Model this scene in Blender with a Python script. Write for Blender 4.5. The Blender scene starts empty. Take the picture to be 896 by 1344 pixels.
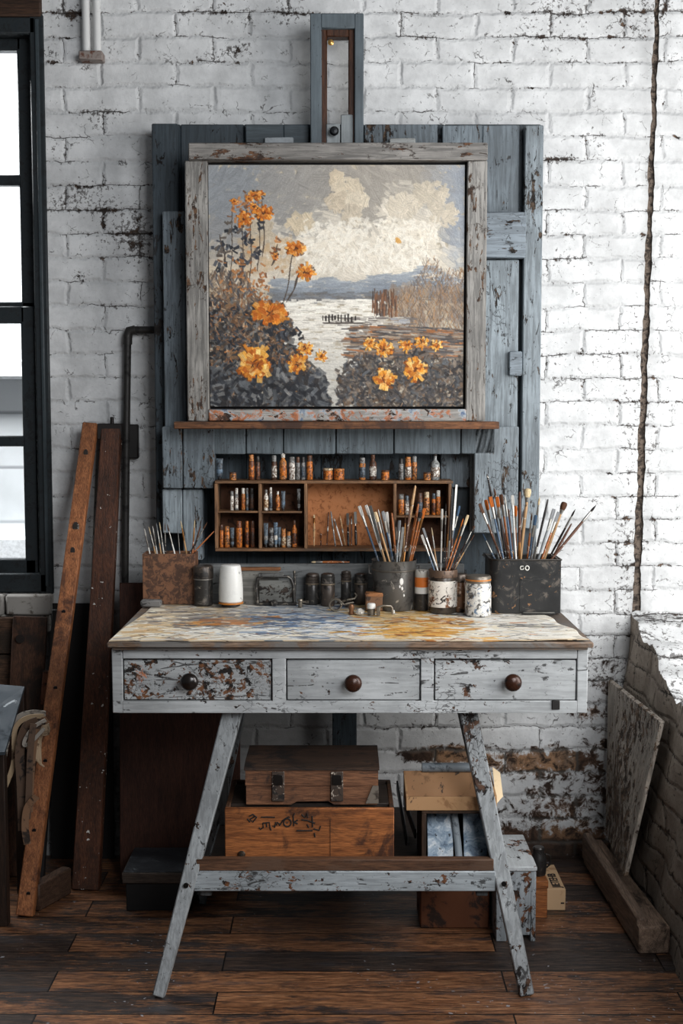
import bpy, bmesh, math, random
import numpy as np
from mathutils import Vector, Matrix, Quaternion
random.seed(7)
R = math.radians
scene = bpy.context.scene
COL = scene.collection

# ------------------------------------------------------------------ camera
F = 1670.0                      # focal length in pixels of the 896 x 1344 frame
WALL = 4.05                     # distance camera -> brick wall (wall plane is y = 0)
CAM = Vector((0.0, -WALL, 1.46))
PITCH = math.atan((672 - 534) / F)
FWD = Vector((0, math.cos(PITCH), -math.sin(PITCH)))
UP = Vector((0, math.sin(PITCH), math.cos(PITCH)))

def ray(px, py):
    return FWD * F + Vector((1, 0, 0)) * (px - 448) + UP * (672 - py)

def at(px, py, Y):
    d = ray(px, py)
    return CAM + d * ((Y - CAM.y) / d.y)

def atz(px, py, Z):
    d = ray(px, py)
    return CAM + d * ((Z - CAM.z) / d.z)

def proj(p):
    v = Vector(p) - CAM
    k = v.dot(FWD)
    return 448 + F * v.x / k, 672 - F * v.dot(UP) / k

cam_d = bpy.data.cameras.new('camera')
cam = bpy.data.objects.new('camera', cam_d)
COL.objects.link(cam)
cam.location = CAM
cam.rotation_euler = (R(90) - PITCH, 0, 0)
cam_d.sensor_fit = 'VERTICAL'
cam_d.sensor_height = 36
cam_d.lens = F / 1344 * 36
cam_d.clip_start = 0.05
scene.camera = cam

# ------------------------------------------------------------------ colour helpers
def lin(c):
    c = c / 255.0
    return c / 12.92 if c <= 0.04045 else ((c + 0.055) / 1.055) ** 2.4

def S(r, g, b):
    return (lin(r), lin(g), lin(b), 1.0)

# ------------------------------------------------------------------ node helper
class NT:
    def __init__(s, name):
        s.m = bpy.data.materials.new(name)
        s.m.use_nodes = True
        s.t = s.m.node_tree
        s.t.nodes.clear()
        s.out = s.t.nodes.new('ShaderNodeOutputMaterial')
        s.p = s.t.nodes.new('ShaderNodeBsdfPrincipled')
        s.t.links.new(s.p.outputs[0], s.out.inputs[0])

    def n(s, kind, **kw):
        nd = s.t.nodes.new(kind)
        for k, v in kw.items():
            setattr(nd, k, v)
        return nd

    def put(s, sock, v):
        if v is None:
            return
        if hasattr(v, 'is_linked') or isinstance(v, bpy.types.NodeSocket):
            s.t.links.new(v, sock)
        else:
            if sock.type == 'RGBA' and isinstance(v, (int, float)):
                v = (v, v, v, 1)
            sock.default_value = v

    def coord(s, kind='Object'):
        return s.n('ShaderNodeTexCoord').outputs[kind]

    def map(s, v, scale=(1, 1, 1), loc=(0, 0, 0), rot=(0, 0, 0)):
        nd = s.n('ShaderNodeMapping')
        s.put(nd.inputs['Vector'], v)
        nd.inputs['Scale'].default_value = scale
        nd.inputs['Location'].default_value = loc
        nd.inputs['Rotation'].default_value = rot
        return nd.outputs[0]

    def noise(s, v, scale=5, detail=4, rough=.55, dist=0, color=False):
        nd = s.n('ShaderNodeTexNoise')
        s.put(nd.inputs['Vector'], v)
        nd.inputs['Scale'].default_value = scale
        nd.inputs['Detail'].default_value = detail
        nd.inputs['Roughness'].default_value = rough
        nd.inputs['Distortion'].default_value = dist
        return nd.outputs['Color' if color else 'Fac']

    def voro(s, v, scale=5, feature='DISTANCE_TO_EDGE', rnd=1):
        nd = s.n('ShaderNodeTexVoronoi', feature=feature)
        s.put(nd.inputs['Vector'], v)
        nd.inputs['Scale'].default_value = scale
        nd.inputs['Randomness'].default_value = rnd
        return nd.outputs['Distance']

    def math(s, op, a, b=None, clamp=False):
        nd = s.n('ShaderNodeMath', operation=op)
        nd.use_clamp = clamp
        s.put(nd.inputs[0], a)
        s.put(nd.inputs[1], b)
        return nd.outputs[0]

    def step(s, v, lo, hi, a=0.0, b=1.0):
        nd = s.n('ShaderNodeMapRange', interpolation_type='SMOOTHSTEP')
        s.put(nd.inputs[0], v)
        for i, x in enumerate((lo, hi, a, b)):
            nd.inputs[i + 1].default_value = x
        return nd.outputs[0]

    def mix(s, f, a, b, mode='MIX'):
        nd = s.n('ShaderNodeMix', data_type='RGBA', blend_type=mode)
        s.put(nd.inputs[0], f)
        s.put(nd.inputs[6], a)
        s.put(nd.inputs[7], b)
        return nd.outputs[2]

    def ramp(s, f, stops):
        nd = s.n('ShaderNodeValToRGB')
        s.put(nd.inputs[0], f)
        e = nd.color_ramp.elements
        while len(e) < len(stops):
            e.new(0.5)
        for i, (p, c) in enumerate(stops):
            e[i].position = p
            e[i].color = c if len(c) == 4 else (*c, 1)
        return nd.outputs[0]

    def vadd(s, a, b, op='ADD'):
        nd = s.n('ShaderNodeVectorMath', operation=op)
        s.put(nd.inputs[0], a)
        s.put(nd.inputs[1], b)
        return nd.outputs[0]

    def vscale(s, a, k):
        nd = s.n('ShaderNodeVectorMath', operation='SCALE')
        s.put(nd.inputs[0], a)
        nd.inputs['Scale'].default_value = k
        return nd.outputs[0]

    def warp(s, v, scale, amt, detail=3):
        c = s.noise(v, scale, detail, color=True)
        c = s.vadd(c, (.5, .5, .5), 'SUBTRACT')
        return s.vadd(v, s.vscale(c, amt))

    def bump(s, h, strength=.5, dist=.005, normal=None):
        nd = s.n('ShaderNodeBump')
        nd.inputs['Strength'].default_value = strength
        nd.inputs['Distance'].default_value = dist
        s.put(nd.inputs['Height'], h)
        if normal is not None:
            s.put(nd.inputs['Normal'], normal)
        return nd.outputs[0]

    def done(s, color=None, rough=None, metal=None, normal=None, spec=None):
        s.put(s.p.inputs['Base Color'], color)
        s.put(s.p.inputs['Roughness'], rough)
        s.put(s.p.inputs['Metallic'], metal)
        s.put(s.p.inputs['Normal'], normal)
        s.put(s.p.inputs['Specular IOR Level'], spec)
        return s.m

AX = {'x': (1.6, 22, 22), 'y': (22, 1.6, 22), 'z': (22, 22, 1.6)}
_mats = {}

def memo(fn):
    def g(*a, **k):
        key = (fn.__name__, a, tuple(sorted(k.items())))
        if key not in _mats:
            _mats[key] = fn(*a, **k)
        return _mats[key]
    return g

@memo
def wood(dark, light, axis='z', worn=None, wamt=.5, rough=.6, seed=0, specks=0.0):
    """bare or stained wood with long grain; worn = colour of rubbed or soiled areas"""
    t = NT('wood')
    c = t.map(t.coord(), loc=(seed * 3.1, seed * 1.7, seed * 2.3))
    g = t.noise(t.map(c, AX[axis]), 4, 8, .65, .6)
    fine = t.noise(t.map(c, tuple(k * 4 for k in AX[axis])), 5, 4, .6)
    col = t.ramp(g, [(.30, S(*dark)), (.68, S(*light))])
    col = t.mix(t.step(fine, .35, .62, .55, 0), col, S(*[k * .45 for k in dark]))
    big = t.noise(c, 7, 6, .7, .5)
    if worn:
        col = t.mix(t.step(big, .62 - wamt * .25, .72 - wamt * .2), col, S(*worn))
    col = t.mix(t.step(t.noise(c, 3, 4, .6), .4, .75, 0, .45), col, S(*[k * .4 for k in dark]))
    if specks:
        sp = t.noise(c, 60, 3, .5)
        col = t.mix(t.step(sp, .74 - specks * .1, .77 - specks * .1), col, S(215, 212, 205))
    h = t.math('ADD', t.math('MULTIPLY', g, .6), fine)
    return t.done(col, rough, 0, t.bump(h, .5, .002), .3)

@memo
def peel(paint, under=(70, 48, 34), amt=.45, axis='x', dirt=.5, colour=0.0, rough=.55, seed=0, crack=.6, dark=(26, 22, 20), st=.7, cs=34):
    """old oil paint flaking off wood: chips, broken hair cracks along the grain, flecks, streaks, grime, stray colours"""
    t = NT('peeling_paint')
    c = t.map(t.coord(), loc=(seed * 2.7, seed * 1.3, seed * .9))
    al = lambda k: tuple(k if a == axis else 1.0 for a in 'xyz')
    g = t.noise(t.map(c, AX[axis]), 5, 8, .68, .5)
    tone = t.noise(c, 4, 5, .6)
    col = t.mix(t.step(tone, .3, .7, 0, 1), S(*[k * .84 for k in paint]), S(*[min(255, k * 1.08) for k in paint]))
    col = t.mix(t.step(g, .40, .60, dirt * .6, 0), col, S(*[k * .55 for k in paint]))
    blot = t.noise(c, 9, 6, .7)
    col = t.mix(t.step(blot, .5, .75, 0, .4 * dirt), col, S(*[k * .62 + 8 for k in paint]))
    lowg = t.noise(c, 3.2, 3, .5)
    low = t.math('MULTIPLY', t.math('SUBTRACT', lowg, .5), .35)
    # long thin cracks along the grain, broken up
    w = t.warp(t.map(c, al(.16)), 40, .022)
    e = t.voro(w, 24)
    gate = t.math('ADD', t.noise(c, 19, 5, .7), low)
    th = .66 - crack * .12
    ck = t.math('MULTIPLY', t.step(e, .012, .042, 1, 0), t.step(gate, th, th + .06), True)
    # fine craquelure in patches
    e2 = t.voro(t.warp(t.map(c, al(.6)), 60, .02), 62)
    gate2 = t.math('ADD', t.noise(c, 7, 5, .7), low)
    ck2 = t.math('MULTIPLY', t.step(e2, .015, .06, 1, 0), t.step(gate2, th + .02, th + .08), True)
    ck = t.math('MAXIMUM', ck, t.math('MULTIPLY', ck2, .8))
    col = t.mix(t.math('MULTIPLY', ck, .85), col, S(*dark))
    # pin-head flecks
    fl = t.noise(t.map(c, al(.5)), 120, 4, .65)
    fl = t.step(t.math('ADD', fl, t.math('MULTIPLY', low, .5)), .70 - crack * .04, .725 - crack * .04)
    col = t.mix(t.math('MULTIPLY', fl, .8), col, S(*dark))
    # chips, mostly small
    n1 = t.noise(t.warp(t.map(c, al(st)), 30, .025), cs, 10, .72, .3)
    n1 = t.math('ADD', n1, t.math('MULTIPLY', low, 1.25))
    th = .685 - amt * .13
    chip = t.step(n1, th, th + .018)
    rim = t.step(n1, th - .03, th)
    ucol = t.mix(t.step(t.noise(c, 45, 4, .6), .38, .58), S(*under), S(*dark))
    if colour:
        pc = t.noise(c, 24, 4, .6, 1.0)
        pk = t.noise(c, 11, 6, .75, .6)
        pcol = t.ramp(pc, [(.32, S(60, 90, 130)), (.44, S(170, 178, 182)), (.52, S(184, 104, 48)), (.66, S(110, 60, 32))])
        col = t.mix(t.step(pk, .66 - colour * .10, .69 - colour * .10, 0, .85), col, pcol)
    col = t.mix(t.math('MULTIPLY', rim, .3), col, S(*[min(255, k * 1.12) for k in paint]))
    col = t.mix(chip, col, ucol)
    h = t.math('SUBTRACT', t.math('MULTIPLY', g, .35), t.math('ADD', chip, t.math('MULTIPLY', ck, .6)))
    return t.done(col, t.mix(chip, rough, .85), 0, t.bump(h, .6, .0025), .35)

@memo
def grime(col, col2=(30, 26, 22), amt=.4, rough=.45, metal=0.0, scale=40, seed=0, col3=None, amt3=.3):
    """solid surface with blotches of a second and a third colour"""
    t = NT('grimy_surface')
    c = t.map(t.coord(), loc=(seed * 2.1, seed, seed * .7))
    n = t.noise(c, scale, 8, .7, .6)
    th = .66 - amt * .3
    k = t.mix(t.step(n, th, th + .10), S(*col), S(*col2))
    if col3:
        n3 = t.noise(c, scale * 1.7, 5, .65, 1.2)
        th = .68 - amt3 * .3
        k = t.mix(t.step(n3, th, th + .03), k, S(*col3))
    return t.done(k, t.step(n, .3, .7, rough * .8, min(1, rough * 1.3)), metal, t.bump(n, .25, .002), .4)

@memo
def plain(col, rough=.5, metal=0.0, spec=.4):
    t = NT('plain_finish')
    c = t.coord()
    n = t.noise(c, 60, 4, .6)
    k = t.mix(t.step(n, .35, .7, 0, .35), S(*col), S(*[x * .6 for x in col]))
    return t.done(k, rough, metal, t.bump(n, .12, .001), spec)

@memo
def glassy(col, alpha=.55):
    t = NT('clear_glass')
    t.p.inputs['Transmission Weight'].default_value = alpha
    n = t.noise(t.coord(), 70, 5, .7)
    k = t.mix(t.step(n, .5, .62), S(*col), S(*[x * .55 for x in col]))
    return t.done(k, .15, 0, None, .5)

def attr_mat(name, attr, rough, bump=.6, dist=.003, spec=.3):
    t = NT(name)
    a = t.n('ShaderNodeAttribute', attribute_name=attr)
    n = t.noise(t.coord(), 260, 4, .6)
    col = t.mix(t.step(n, .3, .7, 0, .16), a.outputs['Color'], S(40, 36, 32))
    return t.done(col, rough, 0, t.bump(n, bump * .4, dist * .3), spec)

# ------------------------------------------------------------------ mesh builder
OFF = {}

class MB:
    def __init__(s):
        s.v, s.f = [], []

    def add(s, vs, fs):
        b = len(s.v)
        s.v += [tuple(v) for v in vs]
        s.f += [tuple(b + i for i in f) for f in fs]
        return s

    def _cham(s, fn, b):
        """chamfered box; fn(ux,uy,uz,ix,iy,iz) -> point, i* = inset flags"""
        vs, idx = [], {}
        for sx in (-1, 1):
            for sy in (-1, 1):
                for sz in (-1, 1):
                    for k in range(3):
                        idx[(sx, sy, sz, k)] = len(vs)
                        vs.append(fn(sx, sy, sz, k != 0, k != 1, k != 2))
        I = lambda x, y, z, k: idx[(x, y, z, k)]
        fs = []
        for q in (-1, 1):
            fs.append([I(q, -1, -1, 0), I(q, 1, -1, 0), I(q, 1, 1, 0), I(q, -1, 1, 0)])
            fs.append([I(-1, q, -1, 1), I(1, q, -1, 1), I(1, q, 1, 1), I(-1, q, 1, 1)])
            fs.append([I(-1, -1, q, 2), I(1, -1, q, 2), I(1, 1, q, 2), I(-1, 1, q, 2)])
        for a in (-1, 1):
            for c in (-1, 1):
                fs.append([I(a, c, -1, 0), I(a, c, 1, 0), I(a, c, 1, 1), I(a, c, -1, 1)])
                fs.append([I(a, -1, c, 0), I(a, 1, c, 0), I(a, 1, c, 2), I(a, -1, c, 2)])
                fs.append([I(-1, a, c, 1), I(1, a, c, 1), I(1, a, c, 2), I(-1, a, c, 2)])
                for e in (-1, 1):
                    fs.append([I(a, c, e, 0), I(a, c, e, 1), I(a, c, e, 2)])
        return s.add(vs, fs)

    def box(s, lo, hi, b=.0015):
        lo, hi = Vector(lo), Vector(hi)
        c, h = (lo + hi) / 2, (hi - lo) / 2
        h = Vector((abs(h.x), abs(h.y), abs(h.z)))
        b = min(b, .45 * min(h))
        def fn(x, y, z, ix, iy, iz):
            return (c.x + x * (h.x - b * ix), c.y + y * (h.y - b * iy), c.z + z * (h.z - b * iz))
        return s._cham(fn, b)

    def bar(s, p0, p1, w, t, side=(1, 0, 0), b=.0015, w1=None, t1=None):
        """oriented bar from p0 to p1: w along side, t across"""
        p0, p1 = Vector(p0), Vector(p1)
        ax = (p1 - p0)
        L = ax.length
        ax.normalize()
        sd = Vector(side)
        sd = (sd - ax * sd.dot(ax)).normalized()
        th = ax.cross(sd)
        w1 = w if w1 is None else w1
        t1 = t if t1 is None else t1
        def fn(x, y, z, ix, iy, iz):
            ww, tt = ((w, t) if z < 0 else (w1, t1))
            return p0 + ax * (L * (z + 1) / 2 - z * b * iz) + sd * x * (ww / 2 - b * ix) + th * y * (tt / 2 - b * iy)
        return s._cham(fn, b)

    def lathe(s, prof, c=(0, 0, 0), seg=24, M=None, sq=1.0):
        c = Vector(c)
        vs, fs = [], []
        n = len(prof)
        for r, z in prof:
            for k in range(seg):
                a = 2 * math.pi * k / seg
                p = Vector((r * math.cos(a), r * math.sin(a) * sq, z))
                if M is not None:
                    p = M @ p
                vs.append(p + c)
        for i in range(n - 1):
            for k in range(seg):
                k2 = (k + 1) % seg
                fs.append([i * seg + k, i * seg + k2, (i + 1) * seg + k2, (i + 1) * seg + k])
        ring = prof[0][0] > 1e-6 and abs(prof[0][0] - prof[-1][0]) < 1e-9
        if ring:
            for k in range(seg):
                k2 = (k + 1) % seg
                fs.append([(n - 1) * seg + k, (n - 1) * seg + k2, k2, k])
        if prof[0][0] > 1e-6 and not ring:
            fs.append(list(range(seg))[::-1])
        if prof[-1][0] > 1e-6 and not ring:
            fs.append([(n - 1) * seg + k for k in range(seg)])
        return s.add(vs, fs)

    def tube(s, pts, r, seg=10, flat=1.0):
        pts = [Vector(p) for p in pts]
        n = len(pts)
        rs = r if isinstance(r, (list, tuple)) else [r] * n
        vs, fs = [], []
        nrm = None
        for i, p in enumerate(pts):
            d = (pts[min(i + 1, n - 1)] - pts[max(i - 1, 0)]).normalized()
            if nrm is None:
                ref = Vector((0, 0, 1)) if abs(d.z) < .9 else Vector((1, 0, 0))
                nrm = d.cross(ref).normalized()
            else:
                nrm = (nrm - d * nrm.dot(d)).normalized()
            bn = d.cross(nrm)
            for k in range(seg):
                a = 2 * math.pi * k / seg
                vs.append(p + nrm * math.cos(a) * rs[i] + bn * math.sin(a) * rs[i] * flat)
        for i in range(n - 1):
            for k in range(seg):
                k2 = (k + 1) % seg
                fs.append([i * seg + k, i * seg + k2, (i + 1) * seg + k2, (i + 1) * seg + k])
        fs.append(list(range(seg))[::-1])
        fs.append([(n - 1) * seg + k for k in range(seg)])
        return s.add(vs, fs)

    def prism(s, poly, d):
        """closed polygon of 3-D points pushed by vector d"""
        n = len(poly)
        d = Vector(d)
        a = [Vector(p) for p in poly]
        vs = a + [p + d for p in a]
        fs = [list(range(n))[::-1], [n + i for i in range(n)]]
        for i in range(n):
            j = (i + 1) % n
            fs.append([i, j, n + j, n + i])
        return s.add(vs, fs)

    def build(s, name, mat, parent=None, local=False, smooth=True, angle=38):
        me = bpy.data.meshes.new(name)
        off = Vector((0, 0, 0))
        if parent is not None and not local:
            off = OFF.get(parent.name, off)
        me.from_pydata([tuple(Vector(v) - off) for v in s.v], [], s.f)
        bm = bmesh.new()
        bm.from_mesh(me)
        bmesh.ops.recalc_face_normals(bm, faces=bm.faces)
        bm.to_mesh(me)
        bm.free()
        if smooth:
            me.shade_smooth()
            me.set_sharp_from_angle(angle=R(angle))
        if mat:
            me.materials.append(mat)
        o = bpy.data.objects.new(name, me)
        COL.objects.link(o)
        if parent is not None:
            o.parent = parent
            OFF[o.name] = OFF.get(parent.name, Vector((0, 0, 0)))
        return o

def thing(name, label, cat, loc=(0, 0, 0), group=None, quat=None):
    o = bpy.data.objects.new(name, None)
    o.empty_display_size = .05
    COL.objects.link(o)
    o.location = loc
    if quat is not None:
        o.rotation_mode = 'QUATERNION'
        o.rotation_quaternion = quat
    OFF[o.name] = Vector(loc)
    tag(o, label, cat, group)
    return o

def tag(o, label, cat, group=None):
    o['label'] = label
    o['category'] = cat
    if group:
        o['group'] = group
    return o

def struct(o, label=None, cat=None):
    o['kind'] = 'structure'
    if label:
        o['label'] = label
        o['category'] = cat
    return o

def prect(x0, y0, x1, y1, Y, depth):
    """box whose front face (plane y=Y) covers the pixel rectangle, pushed back by depth"""
    ym, xm = (y0 + y1) / 2, (x0 + x1) / 2
    a, b = at(x0, ym, Y), at(x1, ym, Y)
    t, u = at(xm, y0, Y), at(xm, y1, Y)
    return (a.x, Y, u.z), (b.x, Y + depth, t.z)

ORD = ['', 'first', 'second', 'third', 'fourth', 'fifth', 'sixth', 'seventh', 'eighth', 'ninth', 'tenth', 'eleventh', 'twelfth', 'thirteenth',
       'fourteenth', 'fifteenth', 'sixteenth', 'seventeenth', 'eighteenth', 'nineteenth', 'twentieth', 'twenty-first', 'twenty-second', 'twenty-third', 'twenty-fourth']

# ================================================================== PAINTER (vertex colours laid down stroke by stroke)
class Painter:
    def __init__(s, W, H, seed):
        s.W, s.H = W, H
        s.img = np.zeros((H, W, 3))
        s.h = np.zeros((H, W))
        s.r = np.random.RandomState(seed)

    def stroke(s, cx, cy, L, Wd, ang, col, alpha=.9, lift=1.0, var=.07):
        """cx, cy, L, Wd in pixels; col sRGB 0-255"""
        q = int(max(L, Wd)) + 2
        x0, x1 = max(0, int(cx) - q), min(s.W, int(cx) + q + 1)
        y0, y1 = max(0, int(cy) - q), min(s.H, int(cy) + q + 1)
        if x1 <= x0 or y1 <= y0:
            return
        yy, xx = np.mgrid[y0:y1, x0:x1]
        dx, dy = xx - cx, yy - cy
        ca, sa = math.cos(ang), math.sin(ang)
        a = (dx * ca + dy * sa) / max(L, .6)
        b = (-dx * sa + dy * ca) / max(Wd, .6)
        b = b + .18 * a * a
        br = s.r.rand(16)
        bi = np.clip(((b + 1) * 7.5).astype(int), 0, 15)
        streak = br[bi]
        m = np.clip((1 - a ** 4 - .25 * streak) * 2.2, 0, 1) * np.clip((1 - b * b) * 2.5, 0, 1) * ((np.abs(a) < 1) & (np.abs(b) < 1))
        m = m * alpha
        c = np.array(col) * (1 + s.r.uniform(-var, var))
        cc = c[None, None, :] * (1 + (streak[..., None] - .5) * .16)
        s.img[y0:y1, x0:x1] = s.img[y0:y1, x0:x1] * (1 - m[..., None]) + cc * m[..., None]
        hh = lift * (.4 + .6 * streak + .5 * np.clip(np.abs(b) - .5, 0, 1))
        s.h[y0:y1, x0:x1] = s.h[y0:y1, x0:x1] * (1 - m * .8) + hh * m * .8

    def mesh(s, name, mat, parent, fn, amp):
        """fn(u,v,h) -> world arrays"""
        W, H = s.W, s.H
        u, v = np.meshgrid(np.linspace(0, 1, W), np.linspace(0, 1, H))
        P = fn(u, v, s.h * amp).reshape(-1, 3)
        off = OFF[parent.name] if parent is not None else Vector((0, 0, 0))
        P = P - np.array(off)
        i = np.arange(W * H).reshape(H, W)
        q = np.stack([i[:-1, :-1], i[1:, :-1], i[1:, 1:], i[:-1, 1:]], -1).reshape(-1, 4)
        me = bpy.data.meshes.new(name)
        me.vertices.add(len(P))
        me.vertices.foreach_set('co', P.ravel())
        me.loops.add(q.size)
        me.loops.foreach_set('vertex_index', q.ravel().astype(np.int32))
        me.polygons.add(len(q))
        me.polygons.foreach_set('loop_start', np.arange(0, q.size, 4, dtype=np.int32))
        me.update(calc_edges=True)
        me.shade_smooth()
        c = np.clip(s.img, 0, 255) / 255
        c = np.where(c <= .04045, c / 12.92, ((c + .055) / 1.055) ** 2.4)
        rgba = np.concatenate([c, np.ones((H, W, 1))], -1).astype(np.float32)
        at_ = me.attributes.new('paint', 'FLOAT_COLOR', 'POINT')
        at_.data.foreach_set('color', rgba.ravel())
        me.materials.append(mat)
        o = bpy.data.objects.new(name, me)
        COL.objects.link(o)
        if parent is not None:
            o.parent = parent
            OFF[o.name] = off
        return o

# ================================================================== ROOM SHELL
exec_parts = []
FLOORMAT = None

def floor_material():
    t = NT('stained_floorboards')
    c = t.coord()
    br = t.n('ShaderNodeTexBrick')
    br.offset = .37
    br.inputs['Scale'].default_value = 1
    br.inputs['Brick Width'].default_value = 1.15
    br.inputs['Row Height'].default_value = .118
    br.inputs['Mortar Size'].default_value = .0022
    br.inputs['Mortar Smooth'].default_value = .1
    br.inputs['Color1'].default_value = (0, 0, 0, 1)
    br.inputs['Color2'].default_value = (1, 1, 1, 1)
    br.inputs['Mortar'].default_value = (.5, .5, .5, 1)
    t.put(br.inputs['Vector'], t.map(c, loc=(.31, .03, 0)))
    per = br.outputs['Color']
    # shift the grain plank by plank
    cv = t.n('ShaderNodeCombineXYZ')
    t.put(cv.inputs[0], t.math('MULTIPLY', per, 7.0))
    t.put(cv.inputs[2], t.math('MULTIPLY', per, 3.0))
    c2 = t.vadd(c, cv.outputs[0])
    g = t.noise(t.map(c2, (2.2, 26, 1)), 4, 9, .68, .8)
    fine = t.noise(t.map(c2, (6, 110, 1)), 4, 5, .6)
    wearn = t.noise(t.map(c2, (1.6, 5.5, 1)), 1.6, 8, .72, .5)
    g2 = t.noise(t.map(c2, (5, 60, 1)), 3, 7, .7, .4)
    col = t.ramp(g, [(.3, S(34, 30, 29)), (.5, S(66, 54, 48)), (.72, S(110, 86, 70))])
    warm = t.ramp(g, [(.28, S(84, 54, 36)), (.5, S(146, 98, 66)), (.75, S(196, 146, 106))])
    amt = t.math('ADD', wearn, t.math('MULTIPLY', t.math('SUBTRACT', per, .5), .30))
    amt = t.math('ADD', amt, t.math('MULTIPLY', t.math('SUBTRACT', g2, .5), .5))
    amt = t.math('ADD', amt, t.math('MULTIPLY', t.math('SUBTRACT', t.noise(t.map(c2, (8, 40, 1)), 4, 7, .75), .5), .4))
    col = t.mix(t.step(amt, .51, .58), col, warm)
    col = t.mix(t.step(fine, .40, .58, .7, 0), col, S(14, 13, 13))
    col = t.mix(t.step(g2, .50, .66, 0, .55), col, S(20, 18, 18))
    grey = t.noise(t.map(c2, (1.5, 7, 1)), 3, 6, .7)
    col = t.mix(t.step(grey, .52, .66, 0, .6), col, S(52, 53, 57))
    sp = t.noise(c, 55, 3, .5)
    sp2 = t.noise(c, 2.4, 2, .5)
    col = t.mix(t.math('MULTIPLY', t.step(sp, .665, .69), t.step(sp2, .46, .6)), col, S(150, 152, 158))
    col = t.mix(br.outputs['Fac'], col, S(6, 5, 5))
    h = t.math('SUBTRACT', t.math('ADD', t.math('MULTIPLY', g, .3), t.math('MULTIPLY', fine, .3)), br.outputs['Fac'])
    return t.done(col, t.step(g, .3, .7, .5, .33), 0, t.bump(h, .55, .003), .4)

m = MB().add([(-3.2, -4.6, 0), (3.0, -4.6, 0), (3.0, .3, 0), (-3.2, .3, 0)], [(0, 1, 2, 3)])
struct(m.build('floor', floor_material()))

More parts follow.
